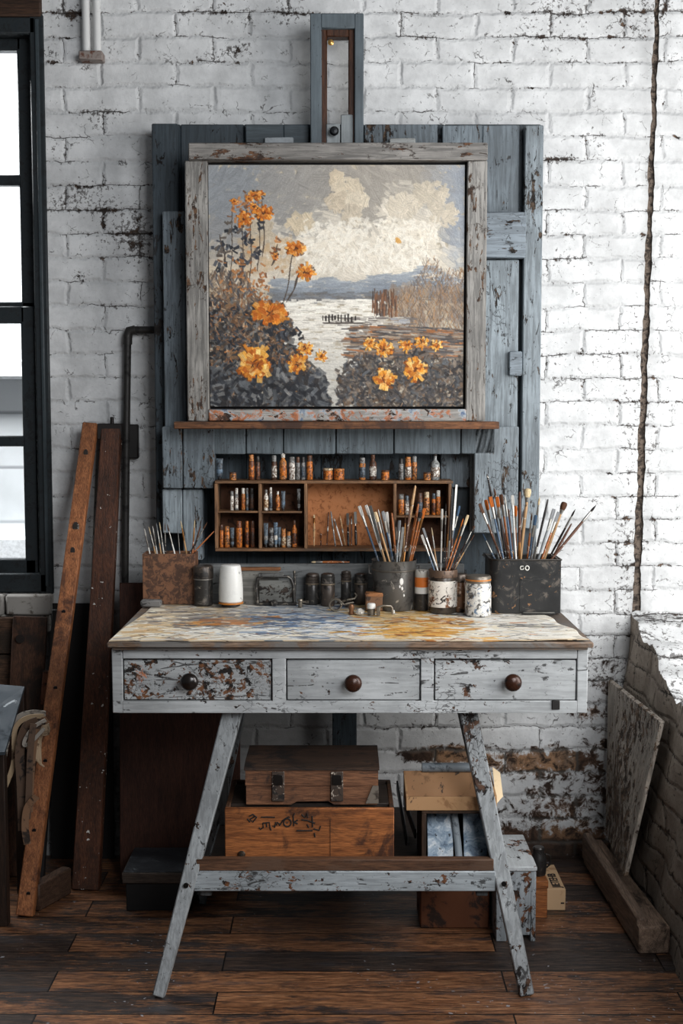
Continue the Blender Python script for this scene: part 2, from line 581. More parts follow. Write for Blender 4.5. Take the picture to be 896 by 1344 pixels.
def brick_material(zoff, xoff, pa=(196, 197, 197), pb=(231, 232, 232), flake=1.0):
    t = NT('painted_brick')
    c = t.coord()
    sep = t.n('ShaderNodeSeparateXYZ')
    t.put(sep.inputs[0], c)
    # walls facing -y use x, walls facing -x use y: add both
    cx = t.n('ShaderNodeCombineXYZ')
    t.put(cx.inputs[0], t.math('ADD', sep.outputs[0], sep.outputs[1]))
    t.put(cx.inputs[1], sep.outputs[2])
    v = t.map(cx.outputs[0], loc=(xoff, zoff, 0))
    v = t.warp(v, 3.5, .026, 2)
    v = t.warp(v, 13, .022, 3)
    v = t.warp(v, 48, .010, 4)
    def brick(mortar, smooth):
        br = t.n('ShaderNodeTexBrick')
        for k, q in (('Scale', 1), ('Brick Width', .232), ('Row Height', .075), ('Mortar Size', mortar), ('Mortar Smooth', smooth),
                     ('Color1', (0, 0, 0, 1)), ('Color2', (1, 1, 1, 1)), ('Mortar', (.5, .5, .5, 1))):
            br.inputs[k].default_value = q
        t.put(br.inputs['Vector'], v)
        return br
    wide = brick(.012, 1.0)
    thin = brick(.0016, .5)
    per = wide.outputs['Color']
    A = t.n('ShaderNodeAttribute', attribute_name='wear')
    ws = t.n('ShaderNodeSeparateColor')
    t.put(ws.inputs[0], A.outputs['Color'])
    wear, bare, painted_dark = ws.outputs[0], ws.outputs[1], ws.outputs[2]
    n_low = t.noise(c, 2.6, 4, .55)
    n_mid = t.noise(c, 9, 6, .65)
    n_hi = t.noise(t.warp(c, 30, .02), 26, 9, .72, .5)
    paint = t.mix(t.step(n_mid, .3, .72), S(*pa), S(*pb))
    paint = t.mix(t.step(n_low, .42, .7, 0, .30), paint, S(*[k * .9 for k in pa]))
    paint = t.mix(t.step(t.noise(c, 46, 6, .7), .5, .72, 0, .25), paint, S(*[k * .8 for k in pa]))
    paint = t.mix(t.math('MULTIPLY', wide.outputs['Fac'], .10), paint, S(*[k * .75 for k in pa]))
    # thin dark joints where the paint has opened
    gate = t.step(t.math('ADD', t.noise(c, 9, 6, .72), t.math('MULTIPLY', wear, .3)), .53, .60)
    joint = t.math('MULTIPLY', thin.outputs['Fac'], gate, True)
    # hair cracks
    e = t.voro(t.warp(t.warp(c, 14, .06), 55, .022), 21)
    ck = t.math('MULTIPLY', t.step(e, .007, .034, 1, 0), t.step(t.noise(c, 12, 6, .75), .525, .60), True)
    # flakes, mostly along joints
    near = t.math('MULTIPLY', wide.outputs['Fac'], .10)
    f = t.math('ADD', n_hi, near)
    f = t.math('ADD', f, t.math('MULTIPLY', wear, .20))
    f = t.math('ADD', f, t.math('MULTIPLY', t.math('SUBTRACT', n_low, .5), .30))
    f = t.math('MULTIPLY', f, flake)
    chip = t.step(f, .722, .745)
    rim = t.step(f, .675, .725)
    under = t.ramp(t.noise(c, 30, 5, .65), [(.35, S(24, 21, 20)), (.5, S(64, 52, 45)), (.62, S(108, 86, 70)), (.75, S(150, 145, 138))])
    col = t.mix(t.math('MULTIPLY', rim, .35), paint, S(*[k * .7 for k in pa]))
    col = t.mix(chip, col, under)
    spk = t.noise(t.warp(c, 60, .01), 75, 6, .7)
    spk = t.step(t.math('ADD', t.math('ADD', spk, t.math('MULTIPLY', near, .7)), t.math('ADD', t.math('MULTIPLY', wear, .22), t.math('MULTIPLY', t.math('SUBTRACT', n_mid, .5), .35))), .675, .70)
    col = t.mix(t.math('MULTIPLY', spk, .75), col, S(58, 50, 45))
    col = t.mix(t.math('MULTIPLY', ck, .8), col, S(52, 46, 42))
    col = t.mix(t.math('MULTIPLY', joint, .85), col, S(44, 37, 33))
    # bare brickwork
    bcol = t.ramp(t.math('ADD', t.math('MULTIPLY', per, .5), t.math('MULTIPLY', n_mid, .5)),
                  [(.25, S(66, 50, 40)), (.45, S(108, 80, 62)), (.60, S(164, 126, 94)), (.72, S(120, 104, 92)), (.85, S(176, 170, 162))])
    bcol = t.mix(t.step(n_hi, .45, .62), bcol, S(48, 36, 29))
    bcol = t.mix(wide.outputs['Fac'], bcol, S(84, 78, 72))
    bm_ = t.step(t.math('ADD', bare, t.math('MULTIPLY', t.math('SUBTRACT', n_hi, .5), 1.7)), .38, .56)
    col = t.mix(bm_, col, bcol)
    col = t.mix(t.math('MULTIPLY', painted_dark, t.step(n_mid, .2, .65, .6, 1)), col, S(38, 31, 27))
    h = t.math('MULTIPLY', wide.outputs['Fac'], t.step(n_mid, .3, .75, -.75, -.2))
    h = t.math('ADD', h, t.math('MULTIPLY', n_mid, .55))
    h = t.math('ADD', h, t.math('MULTIPLY', n_hi, .22))
    h = t.math('SUBTRACT', h, t.math('MULTIPLY', t.math('ADD', chip, joint), .35))
    return t.done(col, .72, 0, t.bump(h, .7, .010), .25)

BRICK = brick_material(-(at(448, 82, 0).z % .075) + .075, .05)

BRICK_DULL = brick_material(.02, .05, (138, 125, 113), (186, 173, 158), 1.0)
# wear, bare brick and darkening blobs in photo coordinates of the wall: x, y, rx, ry, strength
WEAR = [(100, 258, 45, 22, .75), (140, 275, 40, 25, .8), (175, 310, 35, 38, .95), (125, 152, 22, 13, .7), (312, 66, 20, 9, 1.1), (265, 75, 25, 10, .5),
        (290, 20, 60, 22, .55), (370, 12, 40, 24, .6), (735, 206, 20, 7, 1.1), (780, 190, 14, 16, .5), (740, 12, 40, 18, .75), (845, 20, 60, 40, .6),
        (106, 360, 9, 7, .9), (150, 400, 26, 12, .5), (540, 40, 40, 25, .45), (740, 330, 30, 50, .35), (760, 480, 60, 60, .35), (830, 520, 30, 120, .4),
        (720, 40, 60, 30, .5), (840, 640, 30, 100, .4), (75, 200, 14, 60, .3), (95, 20, 30, 18, .8), (780, 880, 50, 60, .5), (560, 950, 60, 30, .35), (820, 760, 20, 100, .6)]
BARE = [(745, 1060, 120, 60, .50), (590, 990, 70, 12, .9), (720, 1000, 100, 24, .72), (770, 935, 60, 30, .46), (800, 900, 30, 60, .46), (700, 1110, 200, 30, .8), (800, 1030, 60, 120, .5)]
PAINTED_DARK = [(740, 1130, 160, 28, .85), (816, 1080, 22, 90, .6), (835, 850, 10, 80, .6), (850, 300, 6, 400, .25), (110, 930, 110, 120, 1.0), (180, 1050, 150, 150, 1.0), (30, 1000, 120, 140, 1.0), (780, 1010, 30, 40, .25)]  # window-side blobs paint shade into the wall colour; the rest just darken it

def blob_mask(px, py, blobs):
    w = np.zeros_like(px)
    for x, y, rx, ry, k in blobs:
        w = np.maximum(w, k * np.exp(-.5 * (((px - x) / rx) ** 2 + ((py - y) / ry) ** 2) * 1.4))
    return w

def wall_grid(name, x0, x1, z0, z1, Y=0.0, step=.02, lean=None, parent=None):
    """grid in the plane y=Y with a wear and darkening attribute; lean(z)->(xl,xr) trims the sides"""
    nx, nz = max(2, int((x1 - x0) / step)), max(2, int((z1 - z0) / step))
    u, w = np.meshgrid(np.linspace(0, 1, nx), np.linspace(0, 1, nz))
    Z = z0 + (z1 - z0) * w
    if lean:
        xl, xr = lean(Z)
    else:
        xl, xr = np.full_like(Z, x0), np.full_like(Z, x1)
    X = xl + (xr - xl) * u
    P = np.stack([X, np.full_like(X, Y), Z], -1).reshape(-1, 3)
    i = np.arange(nx * nz).reshape(nz, nx)
    q = np.stack([i[:-1, :-1], i[:-1, 1:], i[1:, 1:], i[1:, :-1]], -1).reshape(-1, 4)
    me = bpy.data.meshes.new(name)
    me.from_pydata(P.tolist(), [], q.tolist())
    # photo coordinates of each vertex
    dy = Y - CAM.y
    k = dy * math.cos(PITCH) - (P[:, 2] - CAM.z) * math.sin(PITCH)
    px = 448 + F * P[:, 0] / k
    py = 672 - F * (dy * math.sin(PITCH) + (P[:, 2] - CAM.z) * math.cos(PITCH)) / k
    c = np.stack([blob_mask(px, py, WEAR), blob_mask(px, py, BARE), blob_mask(px, py, PAINTED_DARK), np.ones_like(px)], -1).astype(np.float32)
    a = me.attributes.new('wear', 'FLOAT_COLOR', 'POINT')
    a.data.foreach_set('color', c.ravel())
    me.materials.append(BRICK)
    o = bpy.data.objects.new(name, me)
    COL.objects.link(o)
    if parent is not None:
        o.parent = parent
    return o

wz = lambda py: at(448, py, 0).z
wx = lambda px, py=600: at(px, py, 0).x
ZTOP = 3.3
SEAM0, SEAM1 = at(863, 0, 0), at(836, 830, 0)       # the open joint between wall and pier
def seam_x(Z):
    return SEAM1.x + (Z - SEAM1.z) * (SEAM0.x - SEAM1.x) / (SEAM0.z - SEAM1.z)
WIN_R, WIN_B, WIN_T = wx(61), wz(779), wz(2)
wob = lambda Z: .003 * np.sin(Z * 17) + .002 * np.sin(Z * 41 + 1) + .002 * np.sin(Z * 97)
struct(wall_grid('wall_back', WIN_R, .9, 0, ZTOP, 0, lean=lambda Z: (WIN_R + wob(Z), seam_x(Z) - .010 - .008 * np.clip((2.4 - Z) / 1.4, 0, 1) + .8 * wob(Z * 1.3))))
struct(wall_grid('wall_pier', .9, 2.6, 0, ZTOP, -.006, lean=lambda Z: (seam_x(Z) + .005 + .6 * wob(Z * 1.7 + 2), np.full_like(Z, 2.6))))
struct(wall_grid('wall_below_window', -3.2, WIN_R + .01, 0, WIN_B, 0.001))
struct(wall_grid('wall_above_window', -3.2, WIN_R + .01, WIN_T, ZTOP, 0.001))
# back of the open joint and the brick reveal of the window
m = MB().add([(.7, .002, 0), (1.3, .002, 0), (1.3, .002, ZTOP), (.7, .002, ZTOP)], [(0, 1, 2, 3)])
m.add([(WIN_R, .0, WIN_B), (WIN_R, .22, WIN_B), (WIN_R, .22, WIN_T), (WIN_R, .0, WIN_T)], [(0, 1, 2, 3)])
struct(m.build('wall_joint_back', grime((104, 91, 80), (46, 39, 34), .7, .9, scale=55)))

# low battered parapet along the right side, its rubble top falling towards the viewer
def parapet():
    prof = [(0.0, .800), (-.10, .785), (-.27, .742), (-.40, .70), (-.54, .655), (-.8, .60), (-1.3, .52), (-2.2, .5)]
    nU = 14
    g = []
    rng = np.random.RandomState(3)
    Ys = np.linspace(0.0, -2.2, 110)
    V, Fc, PX = [], [], []
    for Y in Ys:
        zt = np.interp(-Y, [-p[0] for p in prof], [p[1] for p in prof]) + .010 * math.sin(Y * 37) + rng.uniform(-.006, .006)
        row = []
        for k in range(nU):                    # up the battered face
            f = k / (nU - 1)
            row.append((.872 + .055 * f + .008 * math.sin(Y * 23 + f * 9) + rng.uniform(-.002, .002), Y, zt * f))
        row.append((.945, Y, zt + .006 + rng.uniform(-.003, .003)))
        for k in range(1, 12):                 # across the top
            row.append((.945 + k * .09, Y, zt + .008 * math.sin(k * 2.3 + Y * 19) + .005 + rng.uniform(-.004, .004)))
        g.append(row)
    n = len(g[0])
    for r in g:
        V += r
    for i in range(len(g) - 1):
        for k in range(n - 1):
            Fc.append((i * n + k, i * n + k + 1, (i + 1) * n + k + 1, (i + 1) * n + k))
    me = bpy.data.meshes.new('wall_right')
    me.from_pydata(V, [], Fc)
    c = np.zeros((len(V), 4), np.float32)
    for i, v in enumerate(V):
        k = i % n
        f = min(1, k / (nU - 1))
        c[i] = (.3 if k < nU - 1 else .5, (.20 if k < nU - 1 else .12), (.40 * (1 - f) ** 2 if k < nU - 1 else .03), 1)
    a = me.attributes.new('wear', 'FLOAT_COLOR', 'POINT')
    a.data.foreach_set('color', c.ravel())
    me.shade_smooth()
    me.set_sharp_from_angle(angle=R(50))
    me.materials.append(BRICK)
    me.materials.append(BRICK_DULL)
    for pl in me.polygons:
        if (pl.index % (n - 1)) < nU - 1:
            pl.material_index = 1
    o = bpy.data.objects.new('wall_right', me)
    COL.objects.link(o)
    struct(o)
parapet()

# ------------------------------------------------------------------ window
IRON = grime((34, 40, 43), (22, 25, 27), .5, .45, seed=3)
def window():
    t = bpy.data.objects.new('window_1', None)
    COL.objects.link(t)
    t['kind'] = 'structure'
    YF = .03
    def part(name, rects, mat, Y, depth):
        m = MB()
        for r in rects:
            m.box(*prect(*r, Y, depth), b=.004)
        return m.build(name, mat, t)
    fr = part('window_frame', [(45, 18, 63, 780, ), (-260, 22, 46, 44), (-260, 753, 62, 778)], IRON, -.012, .16)
    part('window_bead', [(52, 24, 57, 770)], plain((58, 66, 70), .35), -.018, .02)
    part('upper_sash', [(25, 42, 45, 420), (-260, 42, 27, 66), (-260, 229, 27, 243), (-260, 396, 46, 420), (-262, 60, -240, 400)], IRON, .045, .04)
    part('lower_sash', [(30, 402, 48, 755), (-260, 402, 32, 424), (-260, 572, 34, 586), (-260, 734, 48, 756)], IRON, .018, .04)
    # each pane
    g = NT('window_glass')
    tr = g.n('ShaderNodeBsdfTransparent')
    gl = g.n('ShaderNodeBsdfGlossy')
    gl.inputs['Roughness'].default_value = .03
    mx = g.n('ShaderNodeMixShader')
    mx.inputs[0].default_value = .07
    g.t.links.new(tr.outputs[0], mx.inputs[1])
    g.t.links.new(gl.outputs[0], mx.inputs[2])
    g.t.links.new(mx.outputs[0], g.out.inputs[0])
    g.t.nodes.remove(g.p)
    for y0, y1, Y in ((60, 235, .065), (235, 400, .065), (415, 580, .038), (580, 740, .038)):
        lo, hi = prect(-258, y0, 40, y1, Y, .003)
        MB().box(lo, hi, 0).build('window_pane', g.m, t)
window()
LINTEL = wood((44, 30, 22), (84, 58, 42), 'x', rough=.7)
o = MB().box(*prect(-300, -14, 53, 21, -.02, .2), b=.004).build('trim_lintel', LINTEL)
struct(o)
# brick sill under the window
m = MB()
for k in range(5):
    a = 66 - k * 62
    m.box(*prect(a - 59, 781, a, 808, -.05, .2), b=.006)
m.box(*prect(-300, 806, 66, 830, -.03, .15), b=.006)
sill = struct(m.build('trim_sill', grime((150, 146, 140), (84, 76, 68), .5, .8, scale=18, seed=2)))

# street outside
t_ = NT('pale_facade')
c_ = t_.coord()
sp_ = t_.n('ShaderNodeSeparateXYZ')
t_.put(sp_.inputs[0], c_)
band = t_.math('FRACT', t_.math('MULTIPLY', sp_.outputs[2], 4.2))
k_ = t_.mix(t_.step(band, .03, .08), S(150, 152, 155), S(206, 209, 211))
k_ = t_.mix(t_.step(t_.noise(c_, 2.5, 5, .6), .45, .7, 0, .5), k_, S(168, 172, 172))
t_.done(k_, .9)
m = MB().box((-5, 1.5, -2), (2, 1.6, 1.62), 0)
struct(m.build('exterior_facade', t_.m))
m = MB()
m.box((-5, 1.40, .80), (2, 1.5, .90), .01).box((-5, 1.42, .50), (2, 1.5, .56), .01).box((-5, 1.38, 1.58), (2, 1.5, 1.66), .01)
struct(m.build('exterior_ledge', plain((236, 238, 240), .8)))
m = MB().box((-6, 2.6, -2), (4, 2.7, 3.29), 0)
struct(m.build('exterior_distance', plain((244, 246, 248), .9)))

# ================================================================== EASEL WITH ITS PLANKED BACKBOARD
D = lambda d: d - WALL
BLUE = peel((112, 122, 129), (84, 66, 52), .75, 'z', 1.0, seed=1, crack=.9, st=.28, cs=44)
BLUE_LIGHT = peel((140, 150, 156), (84, 70, 58), .85, 'z', 1.0, seed=2, crack=1.0, st=.28, cs=44)
BLUE_X = peel((128, 138, 146), (84, 70, 58), .6, 'x', .8, seed=4, crack=.8, st=.28, cs=44)
HEAD = peel((96, 106, 112), (52, 46, 42), .6, 'z', 1.0, seed=14, crack=.8, st=.28, cs=44)
SLATE = peel((64, 74, 81), (42, 38, 36), .6, 'z', 1.0, seed=3, crack=.7, st=.28, cs=44)
SLATE_X = peel((76, 86, 92), (52, 44, 40), .36, 'x', .8, seed=5, crack=.3, st=.28, cs=44)
WALNUT = wood((46, 26, 16), (96, 58, 36), 'z', rough=.5)

E0 = at(448, 700, -.12)
easel = thing('studio_easel', 'big blue-grey planked studio easel with slotted mast standing against the brick wall', 'easel', (0, -.10, 0))

def slab(name, rects, mat, Y, depth, parent, b=.003):
    m = MB()
    for r in rects:
        m.box(*prect(*r, Y, depth), b=b)
    return m.build(name, mat, parent)

YB = -.085
slab('backboard', [(203, 163, 240, 806), (240, 163, 322, 806), (322, 163, 372, 806), (372, 163, 421, 806), (421, 163, 478, 806), (478, 163, 532, 806), (532, 163, 581, 806),
                   (581, 163, 706, 806)], SLATE, YB, .04, easel)
slab('stile', [(202, 162, 236, 700)], SLATE, -.125, .04, easel)  # dark paint, with the stile's shade put into its colour too
slab('stile', [(686, 164, 710, 694)], BLUE_LIGHT, -.135, .05, easel)
slab('wide_plank', [(579, 164, 631, 640), (631, 164, 679, 640)], BLUE, -.115, .03, easel)
slab('wide_plank', [(618, 341, 679, 700)], BLUE_LIGHT, -.14, .025, easel)
slab('slat', [(215, 277, 244, 640)], BLUE, -.165, .04, easel)
slab('cross_rail', [(630, 278, 690, 338)], BLUE_X, -.165, .05, easel)
slab('cleat', [(668, 461, 685, 493)], BLUE_X, -.16, .05, easel)
slab('crosspiece', [(322, 163, 372, 188), (372, 163, 406, 188)], SLATE_X, -.11, .024, easel)
slab('crosspiece', [(478, 163, 574, 188)], BLUE, -.11, .024, easel)
slab('cleat', [(347, 180, 385, 190)], plain((150, 156, 160), .6), -.125, .012, easel)
slab('cleat', [(511, 181, 545, 190)], peel((170, 172, 170), (150, 96, 66), .55, 'x', seed=9), -.125, .012, easel)
# header under the ledge with the recess for the rack
slab('header', [(239, 556, 322, 596), (323, 556, 371, 596), (372, 556, 440, 596), (441, 556, 516, 596), (517, 556, 604, 596), (605, 556, 650, 596)], HEAD, -.20, .10, easel)
slab('side_plank', [(213, 560, 239, 641), (240, 560, 281, 641)], BLUE, -.215, .06, easel)
slab('side_plank', [(213, 642, 239, 700), (240, 642, 266, 735)], BLUE_LIGHT, -.19, .05, easel)
slab('side_plank', [(622, 560, 680, 700)], BLUE_LIGHT, -.20, .05, easel)
# mast
YM = -.155
slab('mast', [(407, 17, 422, 190), (465, 17, 477, 190), (421, 17, 466, 37)], peel((92, 102, 108), (74, 62, 54), .45, 'z', seed=6), YM, .07, easel)
slab('mast_liner', [(421, 36, 429, 190), (457, 36, 466, 190), (428, 36, 458, 48)], WALNUT, YM + .015, .045, easel)
blk = slab('mast_slide', [(428, 162, 446, 190), (447, 150, 463, 190)], peel((150, 156, 158), (70, 60, 52), .4, 'z', seed=7), YM + .012, .03, easel)
kb = at(438.5, 173, YM)
MB().lathe([(.004, 0), (.013, .004), (.014, .012), (.009, .018), (.0, .019)], kb, 18, Matrix.Rotation(R(90), 3, 'X')).build('clamp_knob', plain((40, 42, 44), .35, .6), easel)
pn = at(434, 57, YM + .02)
MB().lathe([(.0, 0), (.007, .003), (.009, .010), (.0, .016)], pn, 14, Matrix.Rotation(R(90), 3, 'X')).build('glint_stud', plain((214, 168, 96), .25, .6), easel)  # stud added in place of a warm glint in the mast slot
# rear post reaching the floor
a, b = at(436, 930, -.10), at(468, 930, -.10)
MB().box((a.x, -.10, 0), (b.x, -.045, at(448, 700, -.1).z), .003).build('post', SLATE, easel)
# ledge that carries the picture
YL = -.315
MB().box((at(228, 557, YL).x, YL, at(448, 563, YL).z), (at(655, 557, YL).x, -.195, at(448, 553.5, YL).z), .002).build('ledge', wood((84, 52, 32), (146, 98, 64), 'x', (64, 44, 34), .5), easel)
LEDGE_Z = at(448, 553.5, YL).z

# ------------------------------------------------------------------ framed painting
FRAME_X = peel((142, 138, 133), (104, 74, 54), .9, 'x', 1.2, seed=11, dark=(52, 40, 34), crack=.9, st=.28, cs=44)
FRAME_Z = peel((148, 145, 140), (104, 78, 58), .75, 'z', 1.2, seed=12, dark=(52, 40, 34), crack=.8, st=.28, cs=44)
FRAME_B = peel((168, 164, 158), (96, 66, 50), 1.0, 'x', .9, 1.8, seed=13, dark=(52, 40, 34))
YP = -.27
pic = thing('framed_painting', 'oil painting of orange flowers by a pale lake in a weathered wooden frame', 'painting', (at(442, 553, YP).x, YP, LEDGE_Z))
FB = LEDGE_Z + .001
lo, hi = prect(247, 187, 640, 210, YP - .012, .06); MB().box(lo, hi, .003).build('top_rail', FRAME_X, pic)
lo, hi = prect(244, 210.5, 273, 545, YP, .05); lo = (lo[0], lo[1], FB); MB().box(lo, hi, .003).build('side_rail', FRAME_Z, pic)
lo, hi = prect(612, 210.5, 638, 545, YP, .05); lo = (lo[0], lo[1], FB); MB().box(lo, hi, .003).build('side_rail', FRAME_Z, pic)
lo, hi = prect(273.5, 537, 611.5, 553, YP - .004, .05); lo = (lo[0], lo[1], FB); MB().box(lo, hi, .003).build('bottom_rail', FRAME_B, pic)
lo, hi = prect(266, 205, 619, 545, YP + .035, .012); MB().box(lo, hi, .001).build('rebate', plain((14, 14, 15), .7), pic)
YC = YP + .012
cl, ch = prect(274.5, 216.5, 608.5, 533.5, YC, .022)
MB().box((cl[0], YC + .0015, cl[2]), (ch[0], YC + .022, ch[2]), .0005).build('stretcher', plain((196, 190, 178), .8), pic)

def paint_canvas():
    W, H = 520, 494
    p = Painter(W, H, 5)
    r = p.r
    st0 = p.stroke
    def soft(cx, cy, L, Wd, ang, col, *a, **k):
        lum = sum(col) / 3
        sat = max(col) - min(col)
        q = .78 if sat < 90 else .97
        st0(cx, cy, L, Wd, ang, tuple(lum + (c_ - lum) * q for c_ in col), *a, **k)
    p.stroke = soft
    u = lambda x: x * (W - 1)
    v = lambda y: y * (H - 1)
    yy, xx = np.mgrid[0:H, 0:W]
    U, V = xx / W, yy / H
    # ground tone
    p.img[:] = np.array([188, 178, 160])
    def lerp(a, b, t):
        t = min(1, max(0, t))
        return tuple(x + (y - x) * t for x, y in zip(a, b))
    def sky(x, y):
        base = lerp((142, 144, 146), (166, 158, 146), x * 1.7)
        if x > .82:
            base = lerp(base, (156, 163, 172), (x - .82) / .15)
        if x < .2 and y < .22:
            base = lerp(base, (138, 144, 150), .7)
        # broad lit cloud
        top = .235 - .06 * math.sin((x - .2) * 4.2) + .02 * math.sin(x * 23) - (.10 if .68 < x < .9 else 0)
        if x > .93: top = .33
        if x < .2: top = .30
        k = (y - top + r.normal() * .035) / .11
        cloud = lerp((236, 224, 202), (220, 209, 190), (y - .3) / .22)
        if x < .35: cloud = lerp(cloud, (206, 184, 152), (.35 - x) * 2.2)
        c = lerp(base, cloud, k)
        return c
    n = 2600
    for i in range(n):
        x, y = r.rand(), r.rand() * .50
        c = sky(x, y)
        p.stroke(u(x), v(y), r.uniform(7, 20), r.uniform(3, 7), r.uniform(-.9, .9) + (.6 if x > .5 else -.4), c, .75, .8, .045)
    for cx, cy, rx, ry, col in [(.50, .055, .02, .028, (216, 196, 164)), (.545, .10, .055, .045, (218, 200, 170)), (.50, .15, .035, .035, (206, 188, 160)), (.58, .15, .04, .03, (224, 208, 180)),
                                (.56, .21, .03, .05, (206, 190, 164)), (.86, .12, .07, .06, (206, 192, 168)), (.76, .17, .06, .05, (218, 204, 180)), (.92, .20, .05, .05, (210, 196, 172)), (.20, .27, .05, .06, (196, 178, 150)), (.36, .24, .05, .04, (214, 194, 160))]:
        for i in range(int(900 * rx)+14):
            a, q = r.rand() * 6.28, math.sqrt(r.rand())
            p.stroke(u(cx + rx * q * math.cos(a)), v(cy + ry * q * math.sin(a)), r.uniform(5, 12), r.uniform(3, 6), r.uniform(0, 3.1), col, .8, 1.2, .06)
    for i in range(300):
        x, y = r.uniform(.35, .9), r.uniform(.22, .44)
        p.stroke(u(x), v(y), r.uniform(5, 13), r.uniform(2, 4), r.uniform(0, 3), (248, 240, 222), .55, 1.3, .03)
    for i in range(5):
        p.stroke(u(.74 + r.uniform(-.008, .008)), v(.31 + r.uniform(-.008, .01)), 5, 3, r.rand() * 3, (222, 168, 92), .8)
    for i in range(120):
        x, y = r.uniform(.12, .36), r.uniform(.3, .45)
        p.stroke(u(x), v(y), r.uniform(5, 12), r.uniform(3, 6), r.uniform(0, 3), (204, 168, 122), .35, 1, .06)
    # far hills
    for i in range(900):
        x = r.uniform(.25, 1)
        top = .475 - .05 * math.exp(-((x - .83) / .14) ** 2) - .012 * math.sin(x * 31)
        y = r.uniform(top, .565)
        c = lerp((160, 168, 176), (120, 130, 142), (y - top) / .075)
        if y > .525: c = lerp(c, (112, 106, 100), r.rand())
        p.stroke(u(x), v(y), r.uniform(6, 18), r.uniform(1.5, 3.2), r.uniform(-.18, .12), c, .7, .7, .09)
    # water
    for i in range(1300):
        y = r.uniform(.555, 1.0)
        half = .20 if y < .74 else .20 - (y - .74) * .5
        x = .47 + r.uniform(-1, 1) * max(half, .07) + (.02 if y > .8 else 0)
        c = lerp((244, 237, 222), (190, 186, 176), (y - .62) / .33)
        p.stroke(u(x), v(y), r.uniform(6, 18), r.uniform(1.5, 3), r.uniform(-.08, .08), c, .8, .7, .05)
    for i in range(120):
        y = r.uniform(.56, .98)
        p.stroke(u(.46 + r.uniform(-.15, .15)), v(y), r.uniform(4, 10), 1.2, r.uniform(-.06, .06), (160, 152, 140), .5, .5)
    # wooded bank, upright strokes
    for i in range(260):
        x = r.uniform(.70, 1)
        p.stroke(u(x), v(r.uniform(.50, .66)), r.uniform(6, 14), r.uniform(3, 6), r.uniform(1.0, 2.1), [(168, 142, 116), (150, 126, 106), (176, 150, 120), (140, 130, 124)][r.randint(4)], .45, .7, .08)
    for i in range(1000):
        x = .71 + .29 * r.rand() ** .8
        top = .60 - .17 * min(1, (x - .68) * 6) - (.05 if .84 < x < .9 else 0)
        y = r.uniform(top, .68)
        c = [(158, 118, 82), (132, 98, 72), (112, 92, 78), (176, 128, 80), (96, 86, 80)][r.randint(5)]
        p.stroke(u(x), v(y), r.uniform(3, 9), r.uniform(.6, 1.2), 1.57 + r.uniform(-.8, .8), c, .45, .8, .14)
    for i in range(90):
        x = r.uniform(.64, .735)
        p.stroke(u(x), v(r.uniform(.525, .62)), r.uniform(6, 14), r.uniform(1, 2.2), 1.57 + r.uniform(-.1, .1), [(104, 72, 54), (76, 60, 54), (140, 92, 62)][r.randint(3)], .8, .9, .1)
    for i in range(700):                                                          # shore
        x = r.uniform(.55, 1)
        yb = .655 + (x - .55) * .05
        y = r.uniform(yb, .80)
        c = [(122, 94, 74), (92, 84, 80), (166, 140, 114), (78, 76, 78), (134, 116, 102), (156, 150, 142), (168, 108, 66)][r.randint(7)]
        p.stroke(u(x), v(y), r.uniform(8, 22), r.uniform(1.2, 2.8), r.uniform(-.05, .15), c, .8, .9, .1)
    for i in range(70):
        p.stroke(u(r.uniform(.46, .8)), v(r.uniform(.625, .66)), r.uniform(5, 14), 1.6, r.uniform(-.05, .05), [(176, 168, 158), (120, 110, 104), (206, 198, 184)][r.randint(3)], .8)
    for i in range(7):
        p.stroke(u(.745 + r.uniform(-.03, .03)), v(.64 + r.uniform(-.006, .01)), 9, 2, r.uniform(-.2, .2), (170, 172, 176), .8)
    for k in range(11):                                                           # jetty posts
        x = .447 + k * .0125 + r.uniform(-.004, .004)
        p.stroke(u(x), v(.634 + r.uniform(-.006, .004)), v(r.uniform(.010, .020)), r.uniform(1.1, 2.2), 1.57, (44, 38, 36), .95)
    p.stroke(u(.53), v(.652), u(.09), 1.6, 0, (66, 56, 50), .9)
    p.stroke = soft
    # foliage, lower corners and the tall growth on one side
    dark = [(44, 46, 52), (58, 58, 60), (34, 36, 42), (88, 72, 60), (132, 88, 54), (70, 78, 88), (48, 44, 42), (120, 118, 114), (150, 106, 66), (40, 42, 50)]
    def mass(cnt, inside, cols, L, Wd, a0=0, a1=3.14):
        k = 0
        while k < cnt:
            x, y = r.rand(), r.uniform(.38, 1)
            if not inside(x, y): continue
            k += 1
            p.stroke(u(x), v(y), r.uniform(*L) * .85, r.uniform(*Wd) * .75, r.uniform(a0, a1), cols[r.randint(len(cols))], r.uniform(.5, .9), 1.2, .2)
    edge = lambda y: (.20 + .10 * (y - .44) / .2) if y < .64 else (.30 + .17 * (y - .64) / .36)
    mass(240, lambda x, y: x < edge(y) - .03 and y > .60 + x * .2, [(40, 42, 48), (50, 50, 54), (34, 36, 42)], (10, 20), (5, 9))
    mass(200, lambda x, y: x > .52 and y > .82 + .13 * max(0, .62 - x) * 4, [(58, 56, 58), (74, 68, 64), (50, 50, 54)], (10, 20), (5, 9))
    mass(900, lambda x, y: x < edge(y) - .06 and .44 < y < .72, [(172, 150, 124), (122, 88, 62), (98, 86, 78), (82, 80, 84), (140, 104, 74), (64, 64, 70), (150, 128, 104)], (5, 14), (1.4, 3.6), .7, 2.4)
    mass(1300, lambda x, y: x < edge(y) + .02 * math.sin(y * 40) and y > .56 + x * .25 + .03 * math.sin(x * 60), dark, (5, 13), (2.5, 6))
    mass(420, lambda x, y: x < edge(y) - .02 and .5 < y < .86, [(164, 104, 58), (140, 92, 60), (186, 150, 112), (110, 82, 62), (96, 98, 102)], (3, 7), (1, 2.6))
